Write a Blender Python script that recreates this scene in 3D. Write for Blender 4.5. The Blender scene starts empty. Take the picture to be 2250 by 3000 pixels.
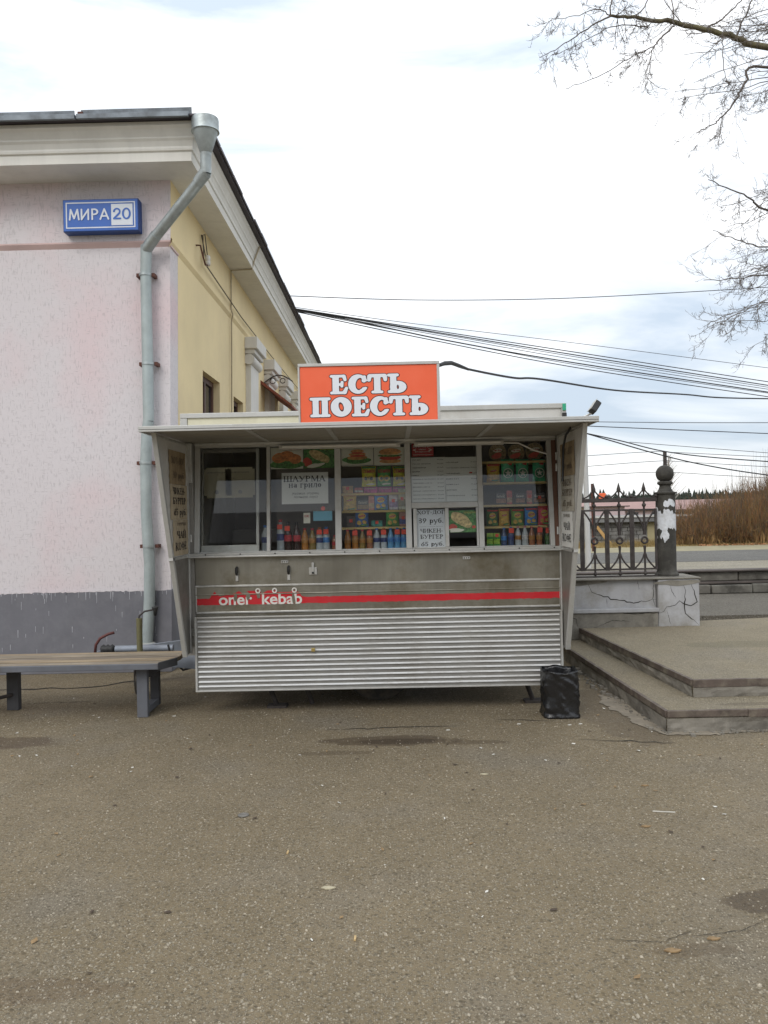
import bpy, math, random
import numpy as np
from mathutils import Vector, Matrix, noise as mnoise

random.seed(7)
R = math.radians
scene = bpy.context.scene
COL = scene.collection

# ------------------------------------------------------------------ camera
EYE = 1.6; FPX = 2353.0; ROLL = 0.022; YAW = 0.0089
cam = bpy.data.cameras.new('camera')
cam.sensor_fit = 'VERTICAL'; cam.sensor_height = 36.0; cam.lens = 36.0 * FPX / 3000.0
cam.clip_start = 0.05; cam.clip_end = 3000
camo = bpy.data.objects.new('camera', cam); COL.objects.link(camo)
camo.matrix_world = Matrix.Translation((0, 0, EYE)) @ Matrix.Rotation(YAW, 4, 'Z') @ Matrix.Rotation(R(90), 4, 'X') @ Matrix.Rotation(-ROLL, 4, 'Z')
scene.camera = camo

# ------------------------------------------------------------------ sky, sun, exposure
SUN_EL = R(38); SUN_AZ = R(205)          # azimuth clockwise from +Y: behind the camera, a little to the left
world = bpy.data.worlds.new('World'); scene.world = world; world.use_nodes = True
wt = world.node_tree; wt.nodes.clear()
def wn(t, **k):
    n = wt.nodes.new(t)
    for a, b in k.items(): setattr(n, a, b)
    return n
wo = wn('ShaderNodeOutputWorld'); wb = wn('ShaderNodeBackground'); wb.inputs['Strength'].default_value = 0.105
sk = wn('ShaderNodeTexSky', sky_type='NISHITA', sun_disc=False, sun_elevation=SUN_EL, sun_rotation=SUN_AZ)
wtc = wn('ShaderNodeTexCoord'); wmp = wn('ShaderNodeMapping'); wmp.inputs['Scale'].default_value = (1.0, 1.0, 4.2); wmp.inputs['Location'].default_value = (.35, .2, 0.1)
wns = wn('ShaderNodeTexNoise'); wns.inputs['Scale'].default_value = 1.9; wns.inputs['Detail'].default_value = 7; wns.inputs['Roughness'].default_value = .55; wns.inputs['Distortion'].default_value = .5
wr = wn('ShaderNodeValToRGB'); wr.color_ramp.elements[0].position = .37; wr.color_ramp.elements[1].position = .57
wr.color_ramp.elements[0].color = (5.9, 6.8, 7.9, 1); wr.color_ramp.elements[1].color = (11.2, 11.3, 11.4, 1)
wmx = wn('ShaderNodeMix', data_type='RGBA'); wmx.inputs[0].default_value = .88
wt.links.new(wtc.outputs['Generated'], wmp.inputs['Vector']); wt.links.new(wmp.outputs[0], wns.inputs['Vector'])
wt.links.new(wns.outputs['Fac'], wr.inputs[0]); wt.links.new(sk.outputs[0], wmx.inputs[6]); wt.links.new(wr.outputs[0], wmx.inputs[7])
wsx = wn('ShaderNodeSeparateXYZ'); wmr = wn('ShaderNodeMapRange'); wmr.inputs[1].default_value = 0.0; wmr.inputs[2].default_value = 1.0; wmr.inputs[3].default_value = .88; wmr.inputs[4].default_value = 1.45   # overcast: brighter overhead than at the horizon
wml = wn('ShaderNodeVectorMath', operation='SCALE'); wt.links.new(wtc.outputs['Generated'], wsx.inputs[0]); wt.links.new(wsx.outputs['Z'], wmr.inputs[0]); wt.links.new(wmr.outputs[0], wml.inputs['Scale']); wt.links.new(wmx.outputs[2], wml.inputs[0])
wt.links.new(wml.outputs[0], wb.inputs['Color']); wt.links.new(wb.outputs[0], wo.inputs['Surface'])
sun = bpy.data.lights.new('sun', 'SUN'); sun.energy = 1.0; sun.angle = R(25); sun.color = (1.0, .95, .88)
suno = bpy.data.objects.new('sun', sun); COL.objects.link(suno)
sd = Vector((math.sin(SUN_AZ) * math.cos(SUN_EL), math.cos(SUN_AZ) * math.cos(SUN_EL), math.sin(SUN_EL)))
suno.rotation_euler = (-sd).to_track_quat('-Z', 'Y').to_euler(); suno.location = (0, 0, 30)
vs = scene.view_settings; vs.view_transform = 'Standard'; vs.look = 'None'; vs.exposure = 0.2; vs.gamma = 1.0; vs.use_curve_mapping = False

# ------------------------------------------------------------------ helpers
def ray(u, v):
    c, s = math.cos(ROLL), math.sin(ROLL); du, dv = u - 1125, v - 1500
    x = du * c - dv * s; d = du * s + dv * c
    return Vector((x * math.cos(YAW) - FPX * math.sin(YAW), x * math.sin(YAW) + FPX * math.cos(YAW), -d))
def at(u, v, Y=None, Z=None, X=None):
    """a measured photo point turned into metres on the plane where it really lies"""
    D = ray(u, v)
    t = Y / D.y if Y is not None else ((Z - EYE) / D.z if Z is not None else X / D.x)
    return Vector((0, 0, EYE)) + D * t
K = 2250 / 1659.0
def dat(x, y, **k): return at(x * K, y * K, **k)

ORG = {}
def org(p): return ORG.get(p.name, Vector((0, 0, 0))) if p else Vector((0, 0, 0))

class MB:
    def __init__(s, xf=None): s.v = []; s.f = []; s.xf = xf
    def add(s, vs, fs):
        b = len(s.v)
        for p in vs:
            p = Vector(p)
            s.v.append(s.xf @ p if s.xf else p)
        s.f += [tuple(b + i for i in f) for f in fs]
        return s
    def box(s, x0, x1, y0, y1, z0, z1):
        return s.add([(x0,y0,z0),(x1,y0,z0),(x1,y1,z0),(x0,y1,z0),(x0,y0,z1),(x1,y0,z1),(x1,y1,z1),(x0,y1,z1)],
                     [(0,3,2,1),(4,5,6,7),(0,1,5,4),(1,2,6,5),(2,3,7,6),(3,0,4,7)])
    def quad(s, a, b, c, d): return s.add([a, b, c, d], [(0,1,2,3)])
    def prism(s, pts, d):
        """closed polygon (3-D points) pushed along vector d"""
        n = len(pts); d = Vector(d)
        vs = [Vector(p) for p in pts] + [Vector(p) + d for p in pts]
        return s.add(vs, [tuple(range(n))[::-1], tuple(range(n, 2*n))] + [(i, (i+1) % n, n + (i+1) % n, n + i) for i in range(n)])
    def tube(s, pts, rad, n=8, caps=True):
        pts = [Vector(p) for p in pts]; m = len(pts)
        if not hasattr(rad, '__len__'): rad = [rad] * m
        vs = []; prev = None
        for i, p in enumerate(pts):
            t = (pts[min(i+1, m-1)] - pts[max(i-1, 0)])
            if t.length < 1e-9: t = Vector((0,0,1))
            t.normalize()
            a = prev - t * prev.dot(t) if prev is not None else t.orthogonal()
            if a.length < 1e-6: a = t.orthogonal()
            a.normalize(); b = t.cross(a); prev = a
            for k in range(n):
                q = 2 * math.pi * k / n
                vs.append(p + (a * math.cos(q) + b * math.sin(q)) * rad[i])
        fs = [(i*n+k, i*n+(k+1) % n, (i+1)*n+(k+1) % n, (i+1)*n+k) for i in range(m-1) for k in range(n)]
        if caps: fs += [tuple(range(n))[::-1], tuple((m-1)*n + k for k in range(n))]
        return s.add(vs, fs)
    def lathe(s, prof, c, n=24, sx=1, sy=1):
        c = Vector(c); vs = []
        for r, z in prof:
            for k in range(n):
                q = 2 * math.pi * k / n
                vs.append(c + Vector((r * math.cos(q) * sx, r * math.sin(q) * sy, z)))
        m = len(prof)
        fs = [(i*n+k, i*n+(k+1) % n, (i+1)*n+(k+1) % n, (i+1)*n+k) for i in range(m-1) for k in range(n)]
        fs += [tuple(range(n))[::-1], tuple((m-1)*n + k for k in range(n))]
        return s.add(vs, fs)
    def ball(s, c, r, n=16, m=10):
        return s.lathe([(max(1e-4, r * math.sin(math.pi * i / m)), -r * math.cos(math.pi * i / m)) for i in range(m+1)], c, n)
    def flat(s, vf, fr, off=0.0):
        """2-D mesh (verts, faces) laid on frame (origin, right, up, normal)"""
        o, r, u, n = fr
        return s.add([o + r * x + u * y + n * off for x, y in vf[0]], vf[1])
    def build(s, name, mat, parent=None, smooth=False, bevel=0, kind=None, recenter=None):
        me = bpy.data.meshes.new(name)
        o_ = org(parent) if parent else (Vector(recenter) if recenter is not None else Vector((0,0,0)))
        me.from_pydata([tuple(v - o_) for v in s.v], [], s.f)
        if isinstance(mat, (list, tuple)):
            for m in mat: me.materials.append(m)
        else: me.materials.append(mat)
        if smooth:
            for p in me.polygons: p.use_smooth = True
        o = bpy.data.objects.new(name, me); COL.objects.link(o)
        if parent: o.parent = parent; ORG[o.name] = o_
        else: o.location = o_; ORG[o.name] = o_
        if smooth == 'auto':
            md = o.modifiers.new('split', 'EDGE_SPLIT'); md.split_angle = R(38)
        if bevel:
            md = o.modifiers.new('bevel', 'BEVEL'); md.width = bevel; md.segments = 2; md.limit_method = 'ANGLE'
        if kind: o['kind'] = kind
        return o

def tag(o, label, cat, group=None):
    o['label'] = label; o['category'] = cat
    if group: o['group'] = group
    return o
def thing(name, loc, label, cat, group=None):
    o = bpy.data.objects.new(name, None); COL.objects.link(o); o.location = loc; o.empty_display_size = .1
    ORG[o.name] = Vector(loc)
    return tag(o, label, cat, group)
def B(name, mat, parent, *a, bevel=0.0, xf=None, **k):
    return MB(xf).box(*a).build(name, mat, parent, bevel=bevel, **k)

# ------------------------------------------------------------------ materials
MATS = {}
def M(name, col, rough=.6, metal=0.0, var=.12, vs=3.0, bump=0.0, bs=60.0, streak=0.0, dirt=None, dscale=1.5, damt=.5, spec=.5, coat=0.0, trans=0.0, squash=1.0, alpha=None):
    if name in MATS: return MATS[name]
    m = bpy.data.materials.new(name); m.use_nodes = True; t = m.node_tree; N = t.nodes; L = t.links
    b = N['Principled BSDF']
    b.inputs['Roughness'].default_value = rough; b.inputs['Metallic'].default_value = metal
    b.inputs['Specular IOR Level'].default_value = spec; b.inputs['Coat Weight'].default_value = coat
    b.inputs['Transmission Weight'].default_value = trans
    tc = N.new('ShaderNodeTexCoord')
    def noise(scale, detail=5, mp=None, rough_=.6):
        n = N.new('ShaderNodeTexNoise'); n.inputs['Scale'].default_value = scale; n.inputs['Detail'].default_value = detail; n.inputs['Roughness'].default_value = rough_
        if mp:
            q = N.new('ShaderNodeMapping'); q.inputs['Scale'].default_value = mp; L.new(tc.outputs['Object'], q.inputs['Vector']); L.new(q.outputs[0], n.inputs['Vector'])
        else: L.new(tc.outputs['Object'], n.inputs['Vector'])
        return n
    def mix(f, a, bb):
        x = N.new('ShaderNodeMix'); x.data_type = 'RGBA'
        if hasattr(f, 'links'): L.new(f, x.inputs[0])
        else: x.inputs[0].default_value = f
        for i, c in ((6, a), (7, bb)):
            if hasattr(c, 'links'): L.new(c, x.inputs[i])
            else: x.inputs[i].default_value = (*c[:3], 1)
        return x.outputs[2]
    def ramp(s_, p0, p1, v0=0.0, v1=1.0):
        r = N.new('ShaderNodeMapRange'); r.inputs['From Min'].default_value = p0; r.inputs['From Max'].default_value = p1
        r.inputs['To Min'].default_value = v0; r.inputs['To Max'].default_value = v1; L.new(s_, r.inputs['Value']); return r.outputs[0]
    lo = tuple(max(0, c * (1 - var)) for c in col); hi = tuple(min(1, c * (1 + var)) for c in col)
    n1 = noise(vs, 8)
    c = mix(ramp(n1.outputs['Fac'], .3, .7), lo, hi)
    if streak:
        n2 = noise(1.0, 6, (9, 9, .55)); c = mix(ramp(n2.outputs['Fac'], .45, .75, 0, streak), c, tuple(x * .45 for x in col))
    if dirt:
        n3 = noise(dscale, 9, None, .68); c = mix(ramp(n3.outputs['Fac'], .47, .66, 0, damt), c, dirt)
        if rough < .6:
            rr = ramp(n3.outputs['Fac'], .4, .7, rough, min(1, rough + .3)); L.new(rr, b.inputs['Roughness'])
    L.new(c, b.inputs['Base Color'])
    if bump:
        nb = noise(bs, 6, (1, 1, squash) if squash != 1 else None); bp = N.new('ShaderNodeBump'); bp.inputs['Strength'].default_value = bump; bp.inputs['Distance'].default_value = .01
        L.new(nb.outputs['Fac'], bp.inputs['Height']); L.new(bp.outputs[0], b.inputs['Normal'])
    MATS[name] = m
    return m

alu = M('aluminium', (.62, .62, .60), .42, .85, .10, 6, .05, 90, streak=.15, dirt=(.25, .22, .18), dscale=5, damt=.35)
alu_w = M('aluminium_pale', (.50, .50, .48), .45, .35, .08, 6, .03, 90, streak=.12, dirt=(.33, .30, .25), dscale=6, damt=.35)
steel = M('body_steel', (.35, .335, .29), .33, .9, .25, 1.3, .3, 3, streak=.4, dirt=(.115, .088, .038), dscale=.9, damt=.85)
steel_d = M('body_steel_dark', (.30, .29, .27), .45, .7, .12, 4, .03, 30, dirt=(.12, .10, .08))
ribm = M('rib_sky_bright', (.70, .71, .71), .45, .25, .08, 5, .03, 80, dirt=(.26, .235, .19), dscale=2, damt=.6)  # rib colour lightened to carry the sky gleam on the slopes
skirtm = M('skirt_sheet_darkened', (.31, .305, .29), .48, .6, .15, 4, .05, 60, streak=.15, dirt=(.17, .15, .12), dscale=2.5, damt=.5)  # flat sheet darkened against its ribs, dull ground reflection put into colour
white_panel = M('white_panel', (.56, .55, .52), .5, 0, .06, 3, streak=.15, dirt=(.33, .29, .22), dscale=2, damt=.35)
cream_panel = M('cream_panel', (.66, .63, .47), .5, 0, .05, 3, streak=.2, dirt=(.4, .36, .25), dscale=2, damt=.3)
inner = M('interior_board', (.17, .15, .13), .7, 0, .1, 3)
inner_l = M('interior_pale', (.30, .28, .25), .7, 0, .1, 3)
black = M('black_rubber', (.022, .022, .022), .6, 0, .2, 10, .1, 60)
dark_iron = M('dark_iron', (.036, .028, .026), .7, 0, .3, 14, .25, 120, dirt=(.10, .09, .08), dscale=9, damt=.5)
rust = M('rust', (.10, .038, .026), .8, 0, .3, 20, .2, 90)
galv_roof = M('weathered_roof_zinc', (.20, .225, .25), .5, .5, .2, 5, .05, 25, streak=.2, dirt=(.12, .12, .12), dscale=4, damt=.5)
galv = M('galvanised', (.42, .46, .46), .42, .75, .14, 9, .05, 25, streak=.1, dirt=(.26, .27, .26), dscale=5, damt=.5)
pipe_paint = M('painted_pipe', (.36, .41, .41), .5, .25, .14, 7, .15, 14, streak=.3, dirt=(.46, .5, .49), dscale=5, damt=.4)
paper = M('paper', (.72, .72, .69), .8, 0, .04, 4, dirt=(.6, .58, .52), dscale=4, damt=.25)
paper_old = M('paper_weathered', (.48, .40, .28), .85, 0, .15, 6, .2, 12, streak=.35, dirt=(.26, .2, .12), dscale=5, damt=.6)
ink = M('ink', (.02, .02, .022), .7, 0, .1, 10)
ink_soft = M('ink_soft', (.12, .12, .12), .7, 0, .1, 10)
red_film = M('red_film', (.55, .012, .022), .42, 0, .1, 6, dirt=(.3, .05, .05), dscale=6, damt=.3)
white_film = M('white_film', (.72, .70, .66), .5, 0, .06, 6, dirt=(.5, .46, .4), dscale=12, damt=.4)
yellow_wood = M('yellow_shelf_wood', (.66, .50, .20), .6, 0, .15, 8)

def glass_mat():
    m = bpy.data.materials.new('window_glass'); m.use_nodes = True; t = m.node_tree; N = t.nodes; L = t.links; N.clear()
    o = N.new('ShaderNodeOutputMaterial'); mx = N.new('ShaderNodeMixShader'); tr = N.new('ShaderNodeBsdfTransparent'); gl = N.new('ShaderNodeBsdfGlossy')
    fr = N.new('ShaderNodeFresnel'); fr.inputs['IOR'].default_value = 1.40; gl.inputs['Roughness'].default_value = .012; tr.inputs['Color'].default_value = (.97, .98, .975, 1)
    df = N.new('ShaderNodeBsdfDiffuse'); df.inputs['Color'].default_value = (.5, .48, .44, 1); mx2 = N.new('ShaderNodeMixShader')
    nz = N.new('ShaderNodeTexNoise'); nz.inputs['Scale'].default_value = 4; nz.inputs['Detail'].default_value = 8; mr = N.new('ShaderNodeMapRange')
    mr.inputs['From Min'].default_value = .4; mr.inputs['From Max'].default_value = .8; mr.inputs['To Max'].default_value = .02
    tc = N.new('ShaderNodeTexCoord'); L.new(tc.outputs['Object'], nz.inputs['Vector']); L.new(nz.outputs['Fac'], mr.inputs['Value'])
    L.new(mr.outputs[0], mx2.inputs[0]); L.new(tr.outputs[0], mx2.inputs[1]); L.new(df.outputs[0], mx2.inputs[2])
    L.new(fr.outputs[0], mx.inputs[0]); L.new(mx2.outputs[0], mx.inputs[1]); L.new(gl.outputs[0], mx.inputs[2]); L.new(mx.outputs[0], o.inputs['Surface'])
    return m
glass = glass_mat()

def asphalt_mat(name, c0, c1, light, dark_patches=(), fine=1.0):
    """worn asphalt: binder, aggregate chips of two sizes, dust patches, wet or oily stain marks and plain darker areas of given outline"""
    m = bpy.data.materials.new(name); m.use_nodes = True; t = m.node_tree; N = t.nodes; L = t.links; b = N['Principled BSDF']
    tc = N.new('ShaderNodeTexCoord'); P = tc.outputs['Object']
    def nz(s, d=6, r=.6):
        n = N.new('ShaderNodeTexNoise'); n.inputs['Scale'].default_value = s; n.inputs['Detail'].default_value = d; n.inputs['Roughness'].default_value = r; L.new(P, n.inputs['Vector']); return n.outputs['Fac']
    def mr(s, a, bb, c=0.0, d=1.0):
        r = N.new('ShaderNodeMapRange'); r.inputs[1].default_value = a; r.inputs[2].default_value = bb; r.inputs[3].default_value = c; r.inputs[4].default_value = d; L.new(s, r.inputs[0]); return r.outputs[0]
    def mx(f, a, bb, mode='MIX'):
        x = N.new('ShaderNodeMix'); x.data_type = 'RGBA'; x.blend_type = mode
        L.new(f, x.inputs[0]) if hasattr(f, 'links') else setattr(x.inputs[0], 'default_value', f)
        for i, c in ((6, a), (7, bb)):
            L.new(c, x.inputs[i]) if hasattr(c, 'links') else setattr(x.inputs[i], 'default_value', (*c[:3], 1))
        return x.outputs[2]
    def ma(op, a, bb=None):
        x = N.new('ShaderNodeMath'); x.operation = op
        for i, c in ((0, a), (1, bb)):
            if c is None: continue
            L.new(c, x.inputs[i]) if hasattr(c, 'links') else setattr(x.inputs[i], 'default_value', c)
        return x.outputs[0]
    def voro(s):
        v = N.new('ShaderNodeTexVoronoi'); v.inputs['Scale'].default_value = s; v.inputs['Randomness'].default_value = 1; L.new(P, v.inputs['Vector']); return v
    col = mx(mr(nz(.55, 8, .62), .35, .66), c0, c1)
    col = mx(mr(nz(1.1, 5, .5), .52, .68, 0, .55), col, (c0[0] * .93, c0[0] * .84, c0[0] * .70))
    col = mx(mr(nz(.8, 7, .7), .56, .66, 0, .35), col, tuple(x * 1.22 for x in c1))
    col = mx(mr(nz(2.6, 8, .65), .4, .7, 0, .45), col, tuple(x * .72 for x in c0))
    hs = []
    for s, thr, amt in ((80 * fine, .48, .62), (140 * fine, .40, .58), (55 * fine, .86, .6)):
        v = voro(s); sep = N.new('ShaderNodeSeparateColor'); L.new(v.outputs['Color'], sep.inputs[0])
        pick = mr(sep.outputs[0], thr, min(.99, thr + .12)); core = mr(v.outputs['Distance'], .55, .25)
        k = ma('MULTIPLY', pick, core)
        chip = mx(sep.outputs[1], tuple(x * .55 for x in light), light)
        col = mx(ma('MULTIPLY', k, amt), col, chip); hs.append(k)
        dk = ma('MULTIPLY', mr(sep.outputs[2], .72, .9), core); col = mx(ma('MULTIPLY', dk, .5), col, tuple(x * .38 for x in c0))
    rough = .9; wetness = None
    for (sx, sy, rx, ry, amt, dc) in dark_patches:
        q = N.new('ShaderNodeMapping'); q.inputs['Location'].default_value = (-sx / rx, -sy / ry, 0); q.inputs['Scale'].default_value = (1 / rx, 1 / ry, 0); L.new(P, q.inputs[0])
        ln = N.new('ShaderNodeVectorMath'); ln.operation = 'LENGTH'; L.new(q.outputs[0], ln.inputs[0])
        w = ma('ADD', ln.outputs['Value'], mr(nz(5, 6), 0, 1, -.55, .55)); f = mr(w, 1.04, .9, 0, amt)
        col = mx(f, col, dc); wetness = f if wetness is None else ma('MAXIMUM', wetness, f)
    L.new(col, b.inputs['Base Color']); b.inputs['Roughness'].default_value = rough
    if wetness is not None: L.new(mr(wetness, .3, .9, .9, .42), b.inputs['Roughness'])
    b.inputs['Specular IOR Level'].default_value = .25
    h = ma('ADD', ma('ADD', hs[0], ma('MULTIPLY', hs[1], .6)), ma('MULTIPLY', nz(220, 3), .6))
    bp = N.new('ShaderNodeBump'); bp.inputs['Strength'].default_value = .8; bp.inputs['Distance'].default_value = .007; L.new(h, bp.inputs['Height']); L.new(bp.outputs[0], b.inputs['Normal'])
    return m

# ------------------------------------------------------------------ 2-D lettering
def fill_curve(cu):
    o = bpy.data.objects.new('tmp', cu); COL.objects.link(o)
    dg = bpy.context.evaluated_depsgraph_get(); me = bpy.data.meshes.new_from_object(o.evaluated_get(dg))
    vf = ([(v.co.x, v.co.y) for v in me.vertices], [tuple(p.vertices) for p in me.polygons])
    bpy.data.objects.remove(o); bpy.data.curves.remove(cu); bpy.data.meshes.remove(me)
    return vf
def fit(vf, x0, y0, w, h):
    xs = [p[0] for p in vf[0]]; ys = [p[1] for p in vf[0]]
    ax, ay = min(xs), min(ys); sx = w / max(1e-6, max(xs) - ax); sy = h / max(1e-6, max(ys) - ay)
    return ([(x0 + (x - ax) * sx, y0 + (y - ay) * sy) for x, y in vf[0]], vf[1])
def sans(txt, bold=0.0, shear=0.0, res=2):
    cu = bpy.data.curves.new('t', 'FONT'); cu.body = txt; cu.resolution_u = res; cu.offset = bold; cu.shear = shear; cu.fill_mode = 'FRONT'
    return fill_curve(cu)
def loops_fill(loops):
    cu = bpy.data.curves.new('l', 'CURVE'); cu.dimensions = '2D'; cu.fill_mode = 'FRONT'
    for lp in loops:
        s = cu.splines.new('POLY'); s.points.add(len(lp) - 1); s.use_cyclic_u = True
        for p, q in zip(s.points, lp): p.co = (q[0], q[1], 0, 1)
    return fill_curve(cu)

def contour(D, x0, y0, st, iso=0.0):
    """marching squares: closed loops where D = iso (inside is negative)"""
    D = D - iso; ny, nx = D.shape; segs = {}
    ins = D < 0
    c = ins[:-1, :-1] * 1 + ins[:-1, 1:] * 2 + ins[1:, 1:] * 4 + ins[1:, :-1] * 8
    T = {1: [(3, 0)], 2: [(0, 1)], 3: [(3, 1)], 4: [(1, 2)], 5: [(3, 0), (1, 2)], 6: [(0, 2)], 7: [(3, 2)], 8: [(2, 3)], 9: [(2, 0)], 10: [(0, 1), (2, 3)], 11: [(2, 1)], 12: [(1, 3)], 13: [(1, 0)], 14: [(0, 3)]}
    pos = {}
    def edge(j, i, e):
        if e == 0: k = (j, i, 0); a, b2, pa, pb = D[j, i], D[j, i+1], (i, j), (i+1, j)
        elif e == 1: k = (j, i+1, 1); a, b2, pa, pb = D[j, i+1], D[j+1, i+1], (i+1, j), (i+1, j+1)
        elif e == 2: k = (j+1, i, 0); a, b2, pa, pb = D[j+1, i], D[j+1, i+1], (i, j+1), (i+1, j+1)
        else: k = (j, i, 1); a, b2, pa, pb = D[j, i], D[j+1, i], (i, j), (i, j+1)
        if k not in pos:
            t = a / (a - b2) if a != b2 else .5
            pos[k] = (x0 + st * (pa[0] + t * (pb[0] - pa[0])), y0 + st * (pa[1] + t * (pb[1] - pa[1])))
        return k
    js, is_ = np.nonzero((c > 0) & (c < 15))
    for j, i in zip(js, is_):
        for e0, e1 in T[int(c[j, i])]: segs[edge(j, i, e0)] = edge(j, i, e1)
    loops = []
    while segs:
        k0, k = segs.popitem(); lp = [pos[k0]]
        while k != k0 and k in segs: lp.append(pos[k]); k = segs.pop(k)
        if len(lp) > 5: loops.append(lp)
    return loops

class SDF:
    def __init__(s, w, h, st=.012, pad=.15):
        s.x0, s.y0, s.st = -pad, -pad, st
        xs = np.arange(-pad, w + pad, st); ys = np.arange(-pad, h + pad, st)
        s.X, s.Y = np.meshgrid(xs, ys); s.D = np.full(s.X.shape, 9.0)
    def u(s, d, k=0.0):
        if k > 0:
            h = np.clip(.5 + .5 * (s.D - d) / k, 0, 1); s.D = s.D * (1 - h) + d * h - k * h * (1 - h)
        else: s.D = np.minimum(s.D, d)
    def cut(s, d): s.D = np.maximum(s.D, -d)
    def seg(s, x0, y0, x1, y1, r0, r1=None):
        r1 = r0 if r1 is None else r1
        dx, dy = x1 - x0, y1 - y0; l2 = max(1e-9, dx*dx + dy*dy)
        t = np.clip(((s.X - x0) * dx + (s.Y - y0) * dy) / l2, 0, 1)
        return np.hypot(s.X - x0 - t * dx, s.Y - y0 - t * dy) - (r0 + (r1 - r0) * t)
    def box(s, x0, x1, y0, y1, r=0.0):
        qx = np.abs(s.X - (x0 + x1) / 2) - (x1 - x0) / 2 + r; qy = np.abs(s.Y - (y0 + y1) / 2) - (y1 - y0) / 2 + r
        return np.hypot(np.maximum(qx, 0), np.maximum(qy, 0)) + np.minimum(np.maximum(qx, qy), 0) - r
    def ell(s, cx, cy, rx, ry, rot=0.0):
        c, q = math.cos(rot), math.sin(rot); x = (s.X - cx) * c + (s.Y - cy) * q; y = -(s.X - cx) * q + (s.Y - cy) * c
        return (np.hypot(x / rx, y / ry) - 1) * min(rx, ry)
    def loops(s, iso=0.0): return contour(s.D, s.x0, s.y0, s.st, iso)

def soft_letter(S, ch, ox):
    """fat, round-serifed display capital; returns its width"""
    k = .035; P = []
    sg = lambda a, b, c, d, r, r1=None: P.append(S.seg(ox + a, b, ox + c, d, r, r1))
    bx = lambda a, b, c, d: P.append(S.box(ox + a, ox + b, c, d, .03))
    L = SDF.__new__(SDF); L.X, L.Y, L.D = S.X, S.Y, np.full(S.X.shape, 9.0)
    w = .8
    if ch == 'Е':
        bx(.11, .37, .04, .96); sg(.05, .055, .62, .055, .055); sg(.05, .945, .60, .945, .055); sg(.62, .93, .67, .74, .07, .055); sg(.64, .08, .73, .30, .085, .055)
        sg(.3, .5, .5, .5, .05); sg(.52, .40, .53, .62, .05); w = .78
    elif ch == 'Т':
        bx(.31, .57, .04, .95); sg(.24, .055, .64, .055, .055); sg(.12, .93, .76, .93, .07); sg(.09, .90, .07, .70, .085, .065); sg(.79, .90, .81, .70, .085, .065); w = .88
    elif ch == 'П':
        bx(.12, .36, .04, .95); bx(.54, .78, .04, .95); sg(.05, .94, .85, .94, .06); sg(.06, .055, .40, .055, .055); sg(.50, .055, .84, .055, .055); w = .9
    elif ch == 'Ь':
        bx(.12, .37, .04, .95); sg(.05, .94, .43, .94, .06); sg(.06, .055, .4, .055, .055); P.append(S.ell(ox + .47, .30, .35, .30)); w = .83
    elif ch == 'С':
        P.append(np.maximum(np.maximum(S.ell(ox + .43, .5, .43, .5), -S.ell(ox + .50, .5, .20, .36, -.12)), -S.box(ox + .55, ox + 1.0, .30, .66)))
        sg(.70, .68, .72, .88, .085, .06); sg(.60, .14, .76, .28, .075, .045); w = .82
    elif ch == 'О':
        P.append(S.ell(ox + .46, .5, .46, .5)); w = .92
    for d in P: L.u(d, k)
    if ch == 'О': L.cut(S.ell(ox + .46, .5, .13, .29, .22))
    if ch == 'Ь': L.cut(S.ell(ox + .45, .30, .07, .16))
    S.u(L.D)
    return w

GL = {}
def g(ch, w, *st): GL[ch] = (w, st)
T_, t_ = .085, .034
# thick-and-thin serif face: ('s', x0,y0,x1,y1,half) strokes, ('r', cx,cy,rx,ry,thick_h,thin_v,[cut]) rings
def sv(x, y=0, w=.15): return ('s', x - w, y, x + w, y, t_)
g('Ш', 1.25, ('s',.16,0,.16,1,T_), ('s',.62,0,.62,1,T_), ('s',1.08,0,1.08,1,T_), ('s',.05,.03,1.2,.03,t_*1.3), sv(.16,.98), sv(.62,.98), sv(1.08,.98))
g('А', .95, ('s',.12,0,.46,1,t_*1.2), ('s',.46,.98,.80,0,T_), ('s',.24,.33,.66,.33,t_), sv(.12), sv(.80))
g('У', .92, ('s',.14,.96,.5,.34,T_), ('s',.80,.97,.36,.05,t_*1.2), ('s',.16,.05,.36,.05,T_*.7), sv(.14,.98), sv(.80,.98,.12))
g('Р', .8, ('s',.2,0,.2,1,T_), sv(.2), ('s',.06,.98,.45,.98,t_), ('r',.42,.73,.30,.26))
g('М', 1.15, ('s',.15,0,.15,1,t_*1.2), ('s',.2,.97,.56,.1,T_), ('s',.56,.1,.94,.97,t_*1.2), ('s',.96,0,.96,1,T_), sv(.15), sv(.96), sv(.17,.98,.12), sv(.97,.98,.12))
g('Х', .95, ('s',.16,.97,.78,.02,T_), ('s',.78,.98,.16,.02,t_*1.2), sv(.16), sv(.78), sv(.16,.98), sv(.78,.98))
g('О', .95, ('r',.47,.5,.44,.52))
g('Т', .9, ('s',.45,0,.45,1,T_), sv(.45), ('s',.06,.97,.84,.97,t_*1.2), ('s',.07,.97,.07,.74,t_), ('s',.83,.97,.83,.74,t_))
g('Д', .98, ('s',.26,.05,.34,.97,t_*1.2), ('s',.72,.03,.72,1,T_), ('s',.06,.04,.92,.04,t_*1.2), ('s',.06,.04,.06,-.2,t_), ('s',.92,.04,.92,-.2,t_), ('s',.22,.97,.84,.97,t_))
g('Г', .78, ('s',.2,0,.2,1,T_), sv(.2), ('s',.06,.97,.70,.97,t_*1.2), ('s',.70,.97,.70,.70,t_))
g('Ч', .9, ('s',.18,.6,.18,1,T_), ('s',.22,.46,.66,.46,T_*.7), ('s',.72,0,.72,1,T_), sv(.72), sv(.18,.98), sv(.72,.98))
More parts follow.
